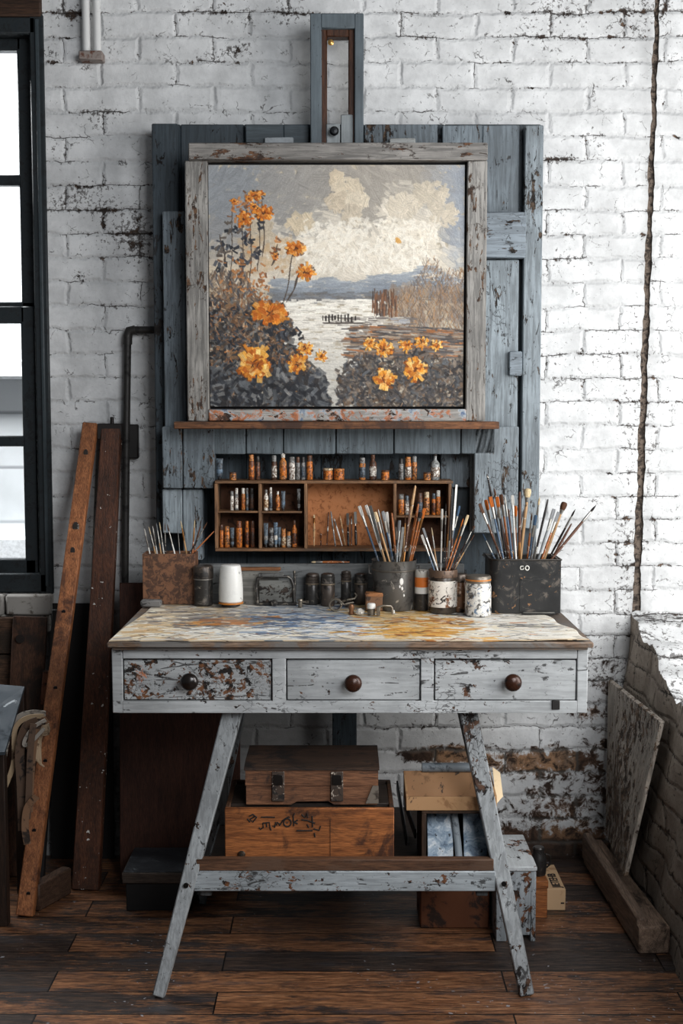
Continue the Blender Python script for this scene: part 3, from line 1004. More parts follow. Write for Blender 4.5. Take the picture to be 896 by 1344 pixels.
    mass(300, lambda x, y: x > .52 and y > .80 + .13 * max(0, .62 - x) * 4, [(150, 116, 84), (128, 122, 116), (164, 140, 112)], (3, 8), (1, 2.4))
    mass(620, lambda x, y: x < .46 and y > .83 + .12 * max(0, x - .35) * 2, [(44, 46, 52), (60, 64, 72), (34, 36, 42), (90, 94, 98), (128, 128, 126), (52, 48, 48)], (7, 16), (3, 7))
    mass(1000, lambda x, y: x > .50 and y > .785 + .13 * max(0, .62 - x) * 4 - .02 * math.sin(x * 25), [(70, 68, 70), (96, 86, 78), (54, 54, 58), (134, 118, 102), (90, 94, 98), (60, 52, 48), (112, 86, 64)], (5, 13), (2, 4.6))
    # stems and dark leaves
    for x0, y0, x1, y1 in [(.075, .50, .10, .17), (.12, .5, .14, .2), (.155, .48, .17, .22), (.19, .42, .20, .12), (.21, .36, .215, .16), (.285, .58, .335, .36), (.31, .55, .36, .44), (.06, .4, .05, .3), (.25, .4, .27, .34)]:
        for k in range(14):
            f = k / 13
            p.stroke(u(x0 + (x1 - x0) * f + .006 * math.sin(f * 5)), v(y0 + (y1 - y0) * f), 9, 1.1, math.atan2(v(y1 - y0), u(x1 - x0)), (84, 70, 60), .8, .8)
    for cx, cy, q, cnt in [(.06, .34, .040, 22), (.10, .27, .03, 14), (.15, .31, .025, 9), (.13, .39, .03, 14), (.18, .36, .02, 10), (.05, .42, .035, 12), (.20, .24, .02, 6), (.30, .64, .03, 14), (.29, .70, .02, 8), (.36, .70, .015, 5)]:
        for i in range(cnt):
            p.stroke(u(cx + r.normal() * q * .6), v(cy + r.normal() * q * .55), r.uniform(4, 8), r.uniform(2, 3.6), r.uniform(0, 3.1), [(58, 62, 72), (74, 78, 86), (46, 48, 54), (104, 92, 82)][r.randint(4)], .9, 1.2, .12)
    # loose rust brown leaves
    for cx, cy, q, cnt in [(.14, .21, .03, 26), (.10, .17, .02, 10), (.17, .16, .02, 9), (.26, .36, .012, 9), (.27, .31, .01, 5), (.11, .45, .06, 40), (.2, .5, .05, 30)]:
        for i in range(cnt):
            p.stroke(u(cx + r.normal() * q * .7), v(cy + r.normal() * q), r.uniform(3, 7), r.uniform(1.6, 3), r.uniform(0, 3.1), [(176, 118, 70), (150, 92, 54), (198, 136, 84), (126, 84, 58)][r.randint(4)], .85, 1.1, .1)
    # flowers: petals laid outwards from a brown centre
    FL = [(.185, .125, .036, .020), (.215, .195, .040, .030), (.10, .15, .016, .012), (.16, .14, .018, .014), (.14, .22, .034, .036), (.175, .17, .02, .016), (.34, .345, .042, .028), (.38, .44, .037, .034), (.26, .375, .016, .02),
          (.237, .61, .072, .048), (.178, .825, .07, .072), (.375, .755, .034, .028), (.345, .82, .044, .042), (.44, .79, .027, .025),
          (.63, .735, .028, .03), (.685, .76, .042, .034), (.775, .745, .03, .026), (.835, .73, .030, .026), (.895, .745, .026, .024), (.69, .885, .046, .052), (.81, .845, .05, .06)]
    for cx, cy, rx, ry in FL:
        low = cy > .7
        outer = [(226, 142, 50), (214, 122, 36), (238, 164, 74), (200, 104, 34)] if not low else [(238, 170, 70), (230, 150, 48), (244, 188, 100), (216, 132, 44)]
        npet = max(8, int(rx * 300))
        lob = [r.uniform(.72, 1.2) for _ in range(9)]
        for i in range(int(rx * 260)):
            a = r.rand() * 6.28
            p.stroke(u(cx + rx * .85 * math.cos(a)), v(cy + ry * .85 * math.sin(a)), u(rx) * .22, max(1.3, u(rx) * .12), a + r.uniform(-.6, .6), [(96, 60, 36), (66, 50, 42), (150, 84, 36)][r.randint(3)], .7, 1, .1)
        for ring in (1.0, .78, .55, .36):
            for k in range(npet):
                a = 6.283 * k / npet + r.uniform(-.35, .35)
                q = ring * r.uniform(.75, 1.08) * .86 * lob[int(a / 6.2832 * 9) % 9]
                c = outer[r.randint(4)]
                if r.rand() < .16: c = (250, 206, 128) if low else (242, 176, 96)
                if r.rand() < .18: c = (176, 92, 30)
                if ring < .5: c = lerp(c, (176, 92, 32), .4)
                p.stroke(u(cx + rx * q * math.cos(a)), v(cy + ry * q * math.sin(a)), u(rx) * r.uniform(.2, .34), max(1.4, u(rx) * r.uniform(.09, .19)), math.atan2(ry * math.sin(a), rx * math.cos(a)) + r.uniform(-.5, .5), c, .9, 2.1, .1)
        for k in range(int(rx * 100) + 2):
            p.stroke(u(cx + r.normal() * rx * .13), v(cy + r.normal() * ry * .13), u(rx) * .12 + 1, 1.4, r.rand() * 3, [(110, 58, 26), (84, 46, 26), (160, 84, 30)][r.randint(3)], .8, 1.2)
    # canvas edge catches light
    x0, x1, z0, z1 = cl[0], ch[0], cl[2], ch[2]
    def fn(U, V, h):
        return np.stack([x0 + (x1 - x0) * U, YC - h, z1 - (z1 - z0) * V], -1)
    return p.mesh('canvas', attr_mat('oil_paint', 'paint', .6, .3, .001, .22), pic, fn, .0013)
paint_canvas()

# ================================================================== DESK
GREY = peel((176, 179, 180), (92, 62, 44), .62, 'x', .45, seed=21, crack=1.1)
GREY_DRAWER = peel((178, 181, 182), (110, 72, 46), 1.12, 'x', .45, .25, seed=22, crack=1.5, st=.9, cs=46)
GREY_MID = peel((172, 175, 176), (98, 66, 46), .62, 'x', .45, seed=23, crack=1.15)
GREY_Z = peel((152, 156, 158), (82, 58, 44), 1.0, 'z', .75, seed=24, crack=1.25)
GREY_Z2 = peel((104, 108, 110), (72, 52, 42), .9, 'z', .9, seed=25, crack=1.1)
YF = D(3.14)
ZT = at(459, 843, YF).z                               # table top height
desk = thing('work_desk', 'paint-spattered grey wooden desk with three drawers and splayed legs in front of the easel', 'desk', (at(459, 843, YF).x, -.58, 0))
x0, x1 = at(140, 846, YF).x, at(779, 846, YF).x
YBK = -.27
TT = .015
m = MB().box((x0, YF, ZT - TT), (x1, YBK, ZT), .003).box((x0 + .012, YF + .012, ZT - TT - .007), (x1 - .012, YBK - .002, ZT - TT + .001), .001)
top = m.build('desktop', wood((84, 64, 50), (156, 130, 108), 'x', (112, 108, 104), .7, .6, seed=2), desk)
YA = YF + .03
ax0, ax1 = at(147, 894, YA).x, at(771, 894, YA).x
AZ0 = at(459, 936, YA).z
def ap(x0_, y0_, x1_, y1_):
    return prect(x0_, y0_, x1_, y1_, YA, .022)
m = MB()
for rc in [(147, 851, 161, 936), (357, 864, 375, 921), (552, 864, 569, 921), (757, 851, 771, 936)]:
    m.box(*ap(*rc), b=.002)
a_, b_ = ap(161, 851, 757, 864.5); m.box(a_, (b_[0], b_[1], ZT - TT - .0075), .001)
m.box(*ap(161, 920, 757, 936), b=.001)
m.build('apron', GREY, desk)
# case sides, back and dust board behind the apron
m = MB().box((ax0, YA + .022, AZ0), (ax0 + .02, YBK - .01, ZT - TT - .0075), .001).box((ax1 - .02, YA + .022, AZ0), (ax1, YBK - .01, ZT - TT - .0075), .001)
m.box((ax0 + .02, YBK - .03, AZ0), (ax1 - .02, YBK - .01, ZT - TT - .0075), .001).box((ax0 + .02, YA + .022, AZ0 + .002), (ax1 - .02, YBK - .03, AZ0 + .012), .001)
m.build('case', GREY_MID, desk)
KNOB = plain((30, 24, 21), .22, .25, .7)
KNOB_B = grime((58, 34, 24), (24, 18, 16), .5, .25, .2, 60)
for i, (rc, kx, ky, mat, km, lab) in enumerate([((162.6, 866.6, 355.4, 918.6), 250, 892, GREY_DRAWER, KNOB, 'drawer front with heavily flaked paint and rusty patches'),
                                    ((376.6, 866.6, 550.4, 918.6), 463, 894, GREY_MID, KNOB_B, None), ((570.6, 866.6, 755.4, 918.6), 671, 893, GREY, KNOB_B, None)]):
    lo, hi = prect(*rc, YA + .003, .018)
    m = MB().box(lo, hi, .002)
    m.box((lo[0] + .01, lo[1] + .018, lo[2] + .005), (hi[0] - .01, YBK - .06, hi[2] - .012), .001)
    dr = m.build('drawer', mat, desk)
    if lab: dr['label'] = lab
    kp = at(kx, ky, YA + .003)
    prof = [(.008, 0), (.0075, .010), (.013, .014), (.0205, .020), (.0225, .027), (.021, .034), (.014, .040), (.0, .0415)]
    MB().lathe(prof, kp, 28, Matrix.Rotation(R(90), 3, 'X')).build('knob', km, dr)
kp = at(729, 924, YA)
MB().box((kp.x - .010, YA - .004, kp.z - .014), (kp.x + .010, YA + .002, kp.z + .010), .003).build('keyhole_plate', grime((26, 24, 24), (150, 78, 40), .3, .6), desk)
# legs, splayed
LB = [atz(207, 1312, 0), atz(692, 1310, 0)]
LT = [at(305, 936, YA + .06), at(614, 936, YA + .06)]
def leg(bot, topp, w0, w1, mat, hole):
    m = MB()
    bot, topp = Vector(bot), Vector(topp)
    topp = topp + (topp - bot) * .10
    m.bar(bot, topp, w0, .032, (1, 0, 0), .003, w1)
    return m.build('leg', mat, desk)
legs = []
for b_, t_2, w0, w1 in [(LB[0], LT[0], .030, .052), (LB[1], LT[1], .036, .048)]:
    legs.append(leg((b_.x, b_.y + .016, .002), t_2, w0, w1, GREY_Z, True))
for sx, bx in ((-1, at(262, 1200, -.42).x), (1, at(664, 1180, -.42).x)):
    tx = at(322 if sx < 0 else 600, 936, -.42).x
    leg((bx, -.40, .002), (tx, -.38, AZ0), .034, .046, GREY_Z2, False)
# stretcher, lip and lower shelf
def on_leg(b_, t_2, z):
    f = z / t_2.z
    return b_ + (t_2 - b_) * f
ZS = .285
yS = on_leg(LB[0], LT[0], ZS).y
YS = yS - .004
slx, srx = at(254, 1156, YS).x, at(650, 1156, YS).x
sz0, sz1 = at(450, 1170, YS).z, at(450, 1144, YS).z
MB().box((slx, YS, sz0), (srx, YS + .03, sz1), .002).build('stretcher', peel((156, 163, 167), (110, 70, 44), .7, 'x', .6, seed=27, crack=1.1), desk)
ZSH = sz0 + .014
m = MB().box((at(257, 1140, YS).x, YS + .004, sz1), (at(648, 1140, YS).x, YS + .03, at(450, 1129, YS).z), .002)
m.build('shelf_lip', wood((66, 44, 32), (120, 84, 60), 'x', (88, 66, 52), .3, seed=4), desk)
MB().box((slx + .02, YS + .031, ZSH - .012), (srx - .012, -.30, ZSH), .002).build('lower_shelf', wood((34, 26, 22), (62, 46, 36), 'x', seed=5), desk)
for sx, lx in ((0, slx + .012), (1, srx - .045)):
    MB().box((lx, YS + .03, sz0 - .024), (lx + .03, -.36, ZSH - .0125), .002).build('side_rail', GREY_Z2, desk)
# bolt holes in the stretcher joint
for (bx, by) in ((244, 1162), (661, 1160)):
    c_ = at(bx, by, on_leg(LB[0], LT[0], .28).y - .0165)
    MB().lathe([(.0, -.001), (.0065, -.001), (.0065, .003), (.0, .003)], c_, 14, Matrix.Rotation(R(90), 3, 'X')).build('bolt', plain((18, 16, 15), .5, .5), desk)
# grey upstand along the back edge
lo, hi = prect(262, 739, 608, 797, YBK + .004, .014)
MB().box((lo[0], YBK - .016, ZT), (hi[0], YBK - .002, hi[2]), .002).build('upstand', peel((112, 114, 114), (60, 50, 44), .4, 'x', .8, seed=29), desk)

# ------------------------------------------------------------------ painted sheet on the desk
def paint_sheet():
    W, H = 620, 250
    p = Painter(W, H, 9)
    r = p.r
    p.img[:] = np.array([232, 222, 204])
    def blob(cx, cy, sx, sy, cols, cnt, L=(8, 22), Wd=(2, 6), a=(-.5, .5), al=.8):
        for i in range(cnt):
            x, y = cx + r.normal() * sx, cy + r.normal() * sy
            p.stroke(x * W, y * H, r.uniform(*L), r.uniform(*Wd), r.uniform(*a), cols[r.randint(len(cols))], al, 1, .07)
    for i in range(900):
        p.stroke(r.rand() * W, r.rand() * H, r.uniform(14, 50), r.uniform(5, 14), r.uniform(-.3, .3), [(252, 247, 236), (244, 236, 218), (226, 216, 200), (248, 236, 210)][r.randint(4)], .6, .6)
    blob(.10, .35, .08, .3, [(206, 180, 140), (218, 196, 158), (188, 170, 146), (170, 160, 150)], 200)
    blob(.13, .75, .08, .12, [(226, 196, 150), (234, 214, 176), (216, 178, 128)], 110)
    blob(.23, .45, .09, .16, [(136, 132, 130), (110, 108, 110), (168, 160, 150), (196, 178, 150)], 150)
    blob(.22, .55, .045, .06, [(208, 134, 62), (222, 160, 90), (184, 118, 66)], 46)
    blob(.31, .42, .04, .04, [(196, 128, 66), (176, 110, 60)], 26, (5, 12), (2, 4))
    blob(.30, .80, .10, .10, [(252, 249, 240), (244, 238, 224)], 130)
    blob(.45, .45, .085, .24, [(112, 142, 178), (138, 162, 192), (92, 120, 154), (168, 184, 202), (78, 96, 124)], 330)
    blob(.40, .20, .09, .12, [(186, 190, 194), (206, 206, 202), (150, 158, 168)], 150)
    blob(.52, .75, .10, .12, [(250, 247, 238), (226, 232, 238), (240, 228, 204)], 160)
    blob(.70, .50, .075, .25, [(228, 166, 78), (214, 144, 54), (238, 190, 116), (232, 206, 156)], 300)
    blob(.62, .30, .06, .16, [(228, 196, 140), (236, 216, 176), (206, 166, 104)], 120)
    blob(.64, .78, .05, .10, [(236, 190, 112), (230, 170, 80)], 60)
    blob(.86, .45, .07, .25, [(254, 251, 244), (246, 241, 230), (236, 229, 217)], 260)
    blob(.80, .34, .04, .03, [(58, 62, 74), (84, 88, 98)], 22, (8, 26), (1.2, 2.4), (-.1, .4))
    blob(.90, .62, .04, .03, [(62, 64, 70), (120, 122, 126)], 18, (8, 20), (1.2, 3), (-.2, .4))
    blob(.74, .55, .02, .03, [(70, 50, 40), (120, 72, 34)], 10, (4, 10), (1, 2.4))
    blob(.22, .40, .09, .14, [(92, 90, 92), (120, 114, 110)], 40, (8, 24), (1, 2.6))
    blob(.45, .55, .10, .22, [(66, 80, 108), (84, 96, 120), (52, 58, 76)], 60, (6, 20), (.8, 2.2))
    blob(.68, .55, .08, .22, [(196, 112, 36), (176, 96, 34)], 50, (5, 16), (1, 3))
    for i in range(420):                           # scratches, scribbles, spots
        x, y = r.rand(), r.rand()
        p.stroke(x * W, y * H, r.uniform(3, 18), r.uniform(.7, 1.3), r.uniform(-.9, .9), [(70, 66, 64), (46, 48, 56), (120, 104, 90), (86, 70, 56)][r.randint(4)], .6, .8)
    for i in range(90):
        x, y = r.rand(), r.rand()
        p.stroke(x * W, y * H, 2, 1.6, 0, [(50, 50, 54), (190, 110, 50), (240, 240, 236)][r.randint(3)], .8, 1.4)
    p.img[-5:, :] *= np.array([.86, .8, .72])
    zt = ZT + .0022
    def fn(U, V, h):
        Y = YBK - .035 + (YF + .006 - (YBK - .035)) * V
        k = (Y - CAM.y)
        xl = x0 + .004 + .012 * np.sin(V * 5) * (1 - V) + .022 * (1 - V)
        xr = x1 - .012 - .085 * (1 - V) ** 1.4 + .006 * np.sin(V * 19)
        X = xl + (xr - xl) * U
        curl = .004 * np.clip((U - .80) / .2, 0, 1) * np.clip((V - .6) / .4, 0, 1) + .0008 * np.sin(U * 31 + V * 7) ** 2
        wav = .002 * np.sin(U * 23) * V ** 6 + .0015 * np.sin(U * 71) * V ** 6
        return np.stack([X, Y + wav, zt + h + curl], -1)
    o = p.mesh('painted_sheet', attr_mat('painted_paper', 'paint', .5, .3, .001, .3), None, fn, .0004)
    sm = o.modifiers.new('thickness', 'SOLIDIFY')
    sm.thickness = .0016
    sm.offset = -1
    tag(o, 'large paint-smeared paper sheet in blue, cream and orange covering the desktop', 'sheet of paper')
paint_sheet()

# ================================================================== PIGEONHOLE RACK IN THE RECESS
OAK = wood((88, 62, 43), (168, 126, 90), 'x', (92, 74, 60), .4, .6, seed=31)
OAK_Z = wood((88, 62, 43), (168, 126, 90), 'z', (92, 74, 60), .4, .6, seed=32)
CORK = grime((172, 112, 70), (132, 82, 50), .5, .9, scale=60, seed=3)
CORK_D = grime((84, 54, 36), (50, 34, 26), .5, .9, scale=40, seed=5)
YR = -.235                                     # front edge of the rack
RD = .105
rack = thing('pigeonhole_rack', 'low wooden pigeonhole rack with cork back set into the easel recess', 'rack', (at(438, 724, YR).x, YR, at(438, 724, YR).z))
gx = lambda px: at(px, 680, YR).x
gz = lambda py: at(438, py, YR).z
RT, RB = gz(631), gz(720)
T = .006
MB().box((gx(282), YR, RT - .0085), (gx(594), YR + RD, RT), .001).build('upper_board', OAK, rack)
MB().box((gx(282), YR, RB - .0085), (gx(594), YR + RD, RB), .001).build('bottom_board', OAK, rack)
for p_ in (283.5, 341, 401, 518, 590):
    w_ = .0045
    MB().box((gx(p_) - w_, YR + .001, RB), (gx(p_) + w_, YR + RD, RT - .0085), .001).build('divider', OAK_Z, rack)
SH1, SH2, SH3 = gz(671), gz(673), gz(677)
MB().box((gx(285), YR + .003, SH1 - .005), (gx(339), YR + RD, SH1), .001).build('shelf', OAK, rack)
MB().box((gx(343), YR + .003, SH1 - .006), (gx(396), YR + RD, SH1 - .001), .001).build('shelf', OAK, rack)
MB().box((gx(520), YR + .003, SH3 - .006), (gx(588), YR + RD, SH3), .001).build('shelf', OAK, rack)
MB().box((gx(403), YR + RD - .006, RB), (gx(516), YR + RD - .001, RT - .0085), 0).build('cork_panel', CORK, rack)
MB().box((gx(286), YR + RD - .006, RB), (gx(399), YR + RD - .001, RT - .0085), 0).build('back_panel', CORK_D, rack)
m = MB().box((gx(520), YR + RD - .006, RB), (gx(588), YR + RD - .001, RT - .0085), 0)
m.build('back_panel', CORK_D, rack)

# ------------------------------------------------------------------ little bottles, tubes and tins
PAL = {
    'orange': ((206, 118, 46), (104, 58, 30)), 'amber': ((192, 124, 66), (70, 44, 28)), 'rust': ((120, 68, 40), (50, 32, 24)),
    'white': ((222, 217, 207), (104, 84, 70)), 'grey': ((134, 134, 132), (64, 56, 50)), 'slate': ((86, 98, 108), (44, 46, 50)),
    'dark': ((46, 42, 40), (24, 20, 18)), 'brown': ((92, 60, 42), (40, 28, 22)), 'cream': ((206, 186, 154), (120, 84, 56)), 'blue': ((104, 124, 142), (50, 58, 66)),
}
def pal(k, seed=0, amt=.45):
    a, b = PAL[k]
    return grime(a, b, amt + .12, .42, 0, 150, seed, (28, 24, 22), .3)

def vessel(px0, px1, ptop, base, Y, kind, cols, label, group, name=None, local_z=None):
    """one small container standing at z=base; the pixel box gives its width and height"""
    cx = (px0 + px1) / 2
    a, b = at(px0, ptop, Y), at(px1, ptop, Y)
    r = abs(b.x - a.x) / 2
    h = a.z - base
    X = (a.x + b.x) / 2
    body, lab, cap = cols
    nm = name or {'bottle': 'bottle', 'vial': 'paint_bottle', 'tube': 'paint_tube', 'tin': 'paint_tin', 'decanter': 'glass_bottle', 'jar': 'jar'}[kind]
    t = thing(nm, label, {'bottle': 'bottle', 'vial': 'bottle', 'tube': 'paint tube', 'tin': 'tin', 'decanter': 'bottle', 'jar': 'jar'}[kind], (X, Y, base + .0008), group)
    sd = random.randint(0, 5)
    L = lambda prof, n, mt: MB().lathe([(q * r, z * h) for q, z in prof], seg=20).build(n, mt, t, local=True)
    if kind == 'bottle':
        L([(.8, 0), (1, .02), (1, .62), (.86, .70), (.5, .77), (.46, .84)], 'body', pal(body, sd))
        L([(1.0, .14), (1.035, .15), (1.035, .52), (1.0, .53)], 'paper_label', pal(lab, sd, .6))
        L([(.54, .83), (.58, .84), (.58, .99), (.5, 1.0)], 'cap', pal(cap, sd))
    elif kind == 'vial':
        L([(.9, 0), (1, .02), (1, .70), (.92, .74), (.80, .75)], 'body', pal(body, sd))
        L([(1.0, .10), (1.035, .11), (1.035, .56), (1.0, .57)], 'paper_label', pal(lab, sd, .6))
        L([(.78, .74), (.86, .75), (.86, .98), (.74, 1.0)], 'cap', pal(cap, sd))
    elif kind == 'tin':
        L([(.94, 0), (1, .03), (.97, .06), (.97, .80), (1, .82)], 'body', pal(body, sd))
        L([(.97, .12), (1.0, .13), (1.0, .72), (.97, .73)], 'paper_label', pal(lab, sd, .6))
        L([(1.0, .80), (1.04, .82), (1.04, .95), (.98, .97), (.9, .96), (.86, .98)], 'lid', pal(cap, sd))
    elif kind == 'jar':
        L([(.88, 0), (1, .04), (1, .70), (.86, .78), (.84, .82)], 'body', pal(body, sd))
        L([(1.0, .14), (1.03, .15), (1.03, .62), (1.0, .63)], 'paper_label', pal(lab, sd, .6))
        L([(.88, .81), (.92, .82), (.92, .98), (.86, 1.0)], 'lid', pal(cap, sd))
    elif kind == 'decanter':
        L([(.9, 0), (1, .03), (1, .48), (.9, .58), (.5, .66), (.34, .70), (.34, .80), (.44, .82)], 'body', glassy((176, 178, 176), .35))
        L([(1.0, .10), (1.02, .11), (1.02, .42), (1.0, .43)], 'paper_label', pal(lab, sd, .7))
        L([(.25, .80), (.30, .83), (.44, .88), (.48, .93), (.36, .985), (.0, 1.0)], 'stopper', plain((52, 46, 42), .25))
    elif kind == 'tube':
        # cap below, crimped flat at the top
        mb, N = MB(), 16
        vs, fs = [], []
        rings = [(.0, .0, .10), (.55, .55, .10), (.98, .98, .17), (1, 1, .2), (1.02, .80, .55), (1.05, .38, .82), (1.08, .14, .92), (1.08, .13, 1.0)]
        for rx, ry, z in rings[1:]:
            for k in range(N):
                a_ = 6.2832 * k / N
                vs.append((rx * r * math.cos(a_), ry * r * math.sin(a_), z * h))
        n = len(rings) - 1
        for i in range(n - 1):
            for k in range(N):
                k2 = (k + 1) % N
                fs.append((i * N + k, i * N + k2, (i + 1) * N + k2, (i + 1) * N + k))
        fs.append(tuple(range(N))[::-1])
        fs.append(tuple((n - 1) * N + k for k in range(N)))
        mb.add(vs, fs).build('body', pal(body, sd), t, local=True)
        L([(1.0, .30), (1.03, .31), (1.05, .46), (1.0, .48)], 'colour_band', pal(lab, sd, .3))
        L([(.62, 0), (.66, .01), (.62, .12), (.4, .13)], 'cap', pal(cap, sd))
    return t

YV = YR + .045
# along the top of the rack, from the window end
TOPROW = [(284, 292, 602, 'tube', ('slate', 'blue', 'dark'), 'slate grey tube'), (301, 310, 620, 'tin', ('amber', 'amber', 'brown'), 'squat amber tin'),
          (326, 333.5, 597, 'vial', ('rust', 'orange', 'amber'), 'tall orange bottle'), (335, 341, 599, 'vial', ('brown', 'rust', 'dark'), 'thin rust-brown bottle'),
          (356, 363, 598, 'vial', ('brown', 'white', 'grey'), 'brown bottle with pale band'), (366.5, 376, 595, 'bottle', ('amber', 'orange', 'white'), 'orange bottle with white cap'),
          (379, 387, 600, 'vial', ('white', 'white', 'grey'), 'off-white bottle'), (388, 393.5, 600, 'vial', ('grey', 'grey', 'brown'), 'thin grey bottle'),
          (394.5, 400.5, 600, 'vial', ('grey', 'slate', 'dark'), 'grey bottle with dark cap'), (402, 410, 598, 'vial', ('orange', 'orange', 'brown'), 'orange bottle with brown cap'),
          (424, 436.5, 614.5, 'tin', ('amber', 'orange', 'cream'), 'short orange tin with cream lid'), (438, 451.5, 615, 'tin', ('orange', 'orange', 'amber'), 'short bright orange tin'),
          (471, 479.5, 601, 'vial', ('amber', 'slate', 'grey'), 'grey bottle with amber foot'), (484.5, 494, 597, 'bottle', ('brown', 'white', 'brown'), 'brown bottle with white wrapped shoulder'),
          (500, 510.5, 617, 'tin', ('amber', 'orange', 'brown'), 'little orange tin'), (523, 529.5, 602, 'vial', ('grey', 'grey', 'dark'), 'slender grey bottle'),
          (531, 539.5, 600, 'vial', ('orange', 'white', 'amber'), 'orange bottle with white label'), (540.5, 547, 599, 'vial', ('amber', 'amber', 'grey'), 'slender amber bottle'),
          (555.5, 565, 620, 'tin', ('amber', 'amber', 'brown'), 'squat amber jar'), (565, 577, 592, 'decanter', ('white', 'white', 'dark'), 'cloudy glass bottle with round dark stopper')]
for i, (a, b, tp, kd, cs, dsc) in enumerate(TOPROW):
    yy = YV + (0.0 if i not in (1, 14, 18) else -.018)
    vessel(a, b, tp, RT, yy, kd, cs, f'{dsc} on top of the rack, {ORD[i + 1]} from window end', 'containers along the top of the rack')
def bay(items, base, where, group, yoff=.03):
    for i, (a, b, tp, kd, cs, dsc) in enumerate(items):
        vessel(a, b, tp, base, YR + yoff, kd, cs, f'{dsc}, {ORD[i + 1]} from window side in {where}', group)
bay([(302, 306.5, 645, 'vial', ('white', 'white', 'grey'), 'narrow white tube'), (308, 312.5, 641, 'vial', ('grey', 'white', 'white'), 'narrow grey tube'), (316.5, 321.5, 641, 'vial', ('amber', 'orange', 'white'), 'narrow amber bottle'),
     (322.5, 326, 641, 'vial', ('slate', 'grey', 'grey'), 'very thin slate tube'), (327.5, 333, 641, 'vial', ('dark', 'brown', 'dark'), 'dark brown bottle')], SH1, 'the upper pigeonhole beside the window', 'tubes in the upper pigeonhole')
bay([(346, 352, 643, 'bottle', ('white', 'cream', 'grey'), 'white bottle with grey cap'), (353, 357, 640, 'vial', ('grey', 'slate', 'white'), 'thin grey tube'), (361.5, 367, 645, 'bottle', ('amber', 'orange', 'white'), 'amber bottle with white cap'),
     (369, 374, 645, 'tube', ('slate', 'blue', 'dark'), 'slate blue tube'), (390, 394, 642, 'tube', ('grey', 'dark', 'dark'), 'lone grey tube')], SH1 - .001, 'the second upper pigeonhole', 'tubes in the second upper pigeonhole')
bay([(288, 293, 689, 'vial', ('orange', 'orange', 'brown'), 'orange tube'), (294.5, 301, 691, 'vial', ('orange', 'amber', 'amber'), 'wide amber bottle'), (302, 307, 693, 'tube', ('slate', 'dark', 'dark'), 'dark slate tube'),
     (309.5, 317.5, 684, 'vial', ('orange', 'orange', 'rust'), 'tall wide orange bottle'), (321.5, 326.5, 684, 'vial', ('orange', 'rust', 'orange'), 'tall thin orange bottle'), (328.5, 334, 684, 'vial', ('rust', 'brown', 'brown'), 'rust-brown bottle')],
    RB, 'the lower pigeonhole beside the window', 'bottles in the lower pigeonhole')
bay([(346, 351.5, 687, 'tube', ('slate', 'grey', 'dark'), 'slate tube'), (352.5, 359, 693, 'vial', ('dark', 'grey', 'grey'), 'dark bottle with grey band'), (359.3, 364, 686, 'tube', ('blue', 'white', 'grey'), 'pale blue tube'),
     (364.2, 368.2, 692, 'tube', ('slate', 'blue', 'dark'), 'short slate blue tube'), (369, 375, 694, 'vial', ('amber', 'cream', 'amber'), 'amber bottle with cream label'), (376, 381.5, 698, 'vial', ('grey', 'white', 'amber'), 'short grey bottle'),
     (383, 389.5, 683, 'bottle', ('orange', 'rust', 'brown'), 'tall orange bottle with brown neck')], RB, 'the second lower pigeonhole', 'bottles in the second lower pigeonhole')
bay([(522.5, 530, 649, 'vial', ('amber', 'orange', 'grey'), 'amber bottle with grey cap'), (531, 536.5, 651, 'vial', ('grey', 'white', 'slate'), 'thin grey bottle'), (547, 554.5, 647, 'vial', ('brown', 'slate', 'brown'), 'brown bottle'),
     (556, 563.5, 646, 'vial', ('amber', 'amber', 'cream'), 'amber bottle with cream cap'), (566.5, 571.5, 648, 'vial', ('orange', 'rust', 'slate'), 'thin orange bottle'), (572, 578, 644, 'vial', ('orange', 'orange', 'white'), 'orange bottle with white cap')],
    SH3, 'the far pigeonhole', 'bottles in the far pigeonhole')

# ================================================================== BRUSHES
HC = {'orange': (158, 92, 46), 'natural': (176, 138, 96), 'dark': (34, 30, 30), 'rust': (88, 54, 38), 'blue': (70, 90, 112), 'white': (226, 224, 218), 'grey': (120, 124, 126), 'brown': (88, 54, 36)}
def hmat(k):
    c = HC[k]
    return grime(c, tuple(x * .5 for x in c), .35, .4, 0, 45, len(k), (205, 200, 190), .22)
FERR = plain((168, 166, 160), .28, .85)
FERR_B = plain((150, 104, 58), .32, .8)
BC = {'cream': (230, 206, 164), 'brown': (92, 60, 40), 'dark': (36, 30, 28), 'white': (218, 214, 206), 'orange': (204, 108, 38), 'grey': (140, 142, 144), 'blue': (70, 96, 124)}
@memo
def bristle(k):
    t = NT('bristle')
    c = t.coord()
    n = t.noise(t.map(c, (900, 900, 12)), 1, 4, .6)
    b = BC[k]
    col = t.mix(t.step(n, .35, .65), S(*[x * .6 for x in b]), S(*b))
    return t.done(col, .7, 0, t.bump(n, .5, .001), .2)

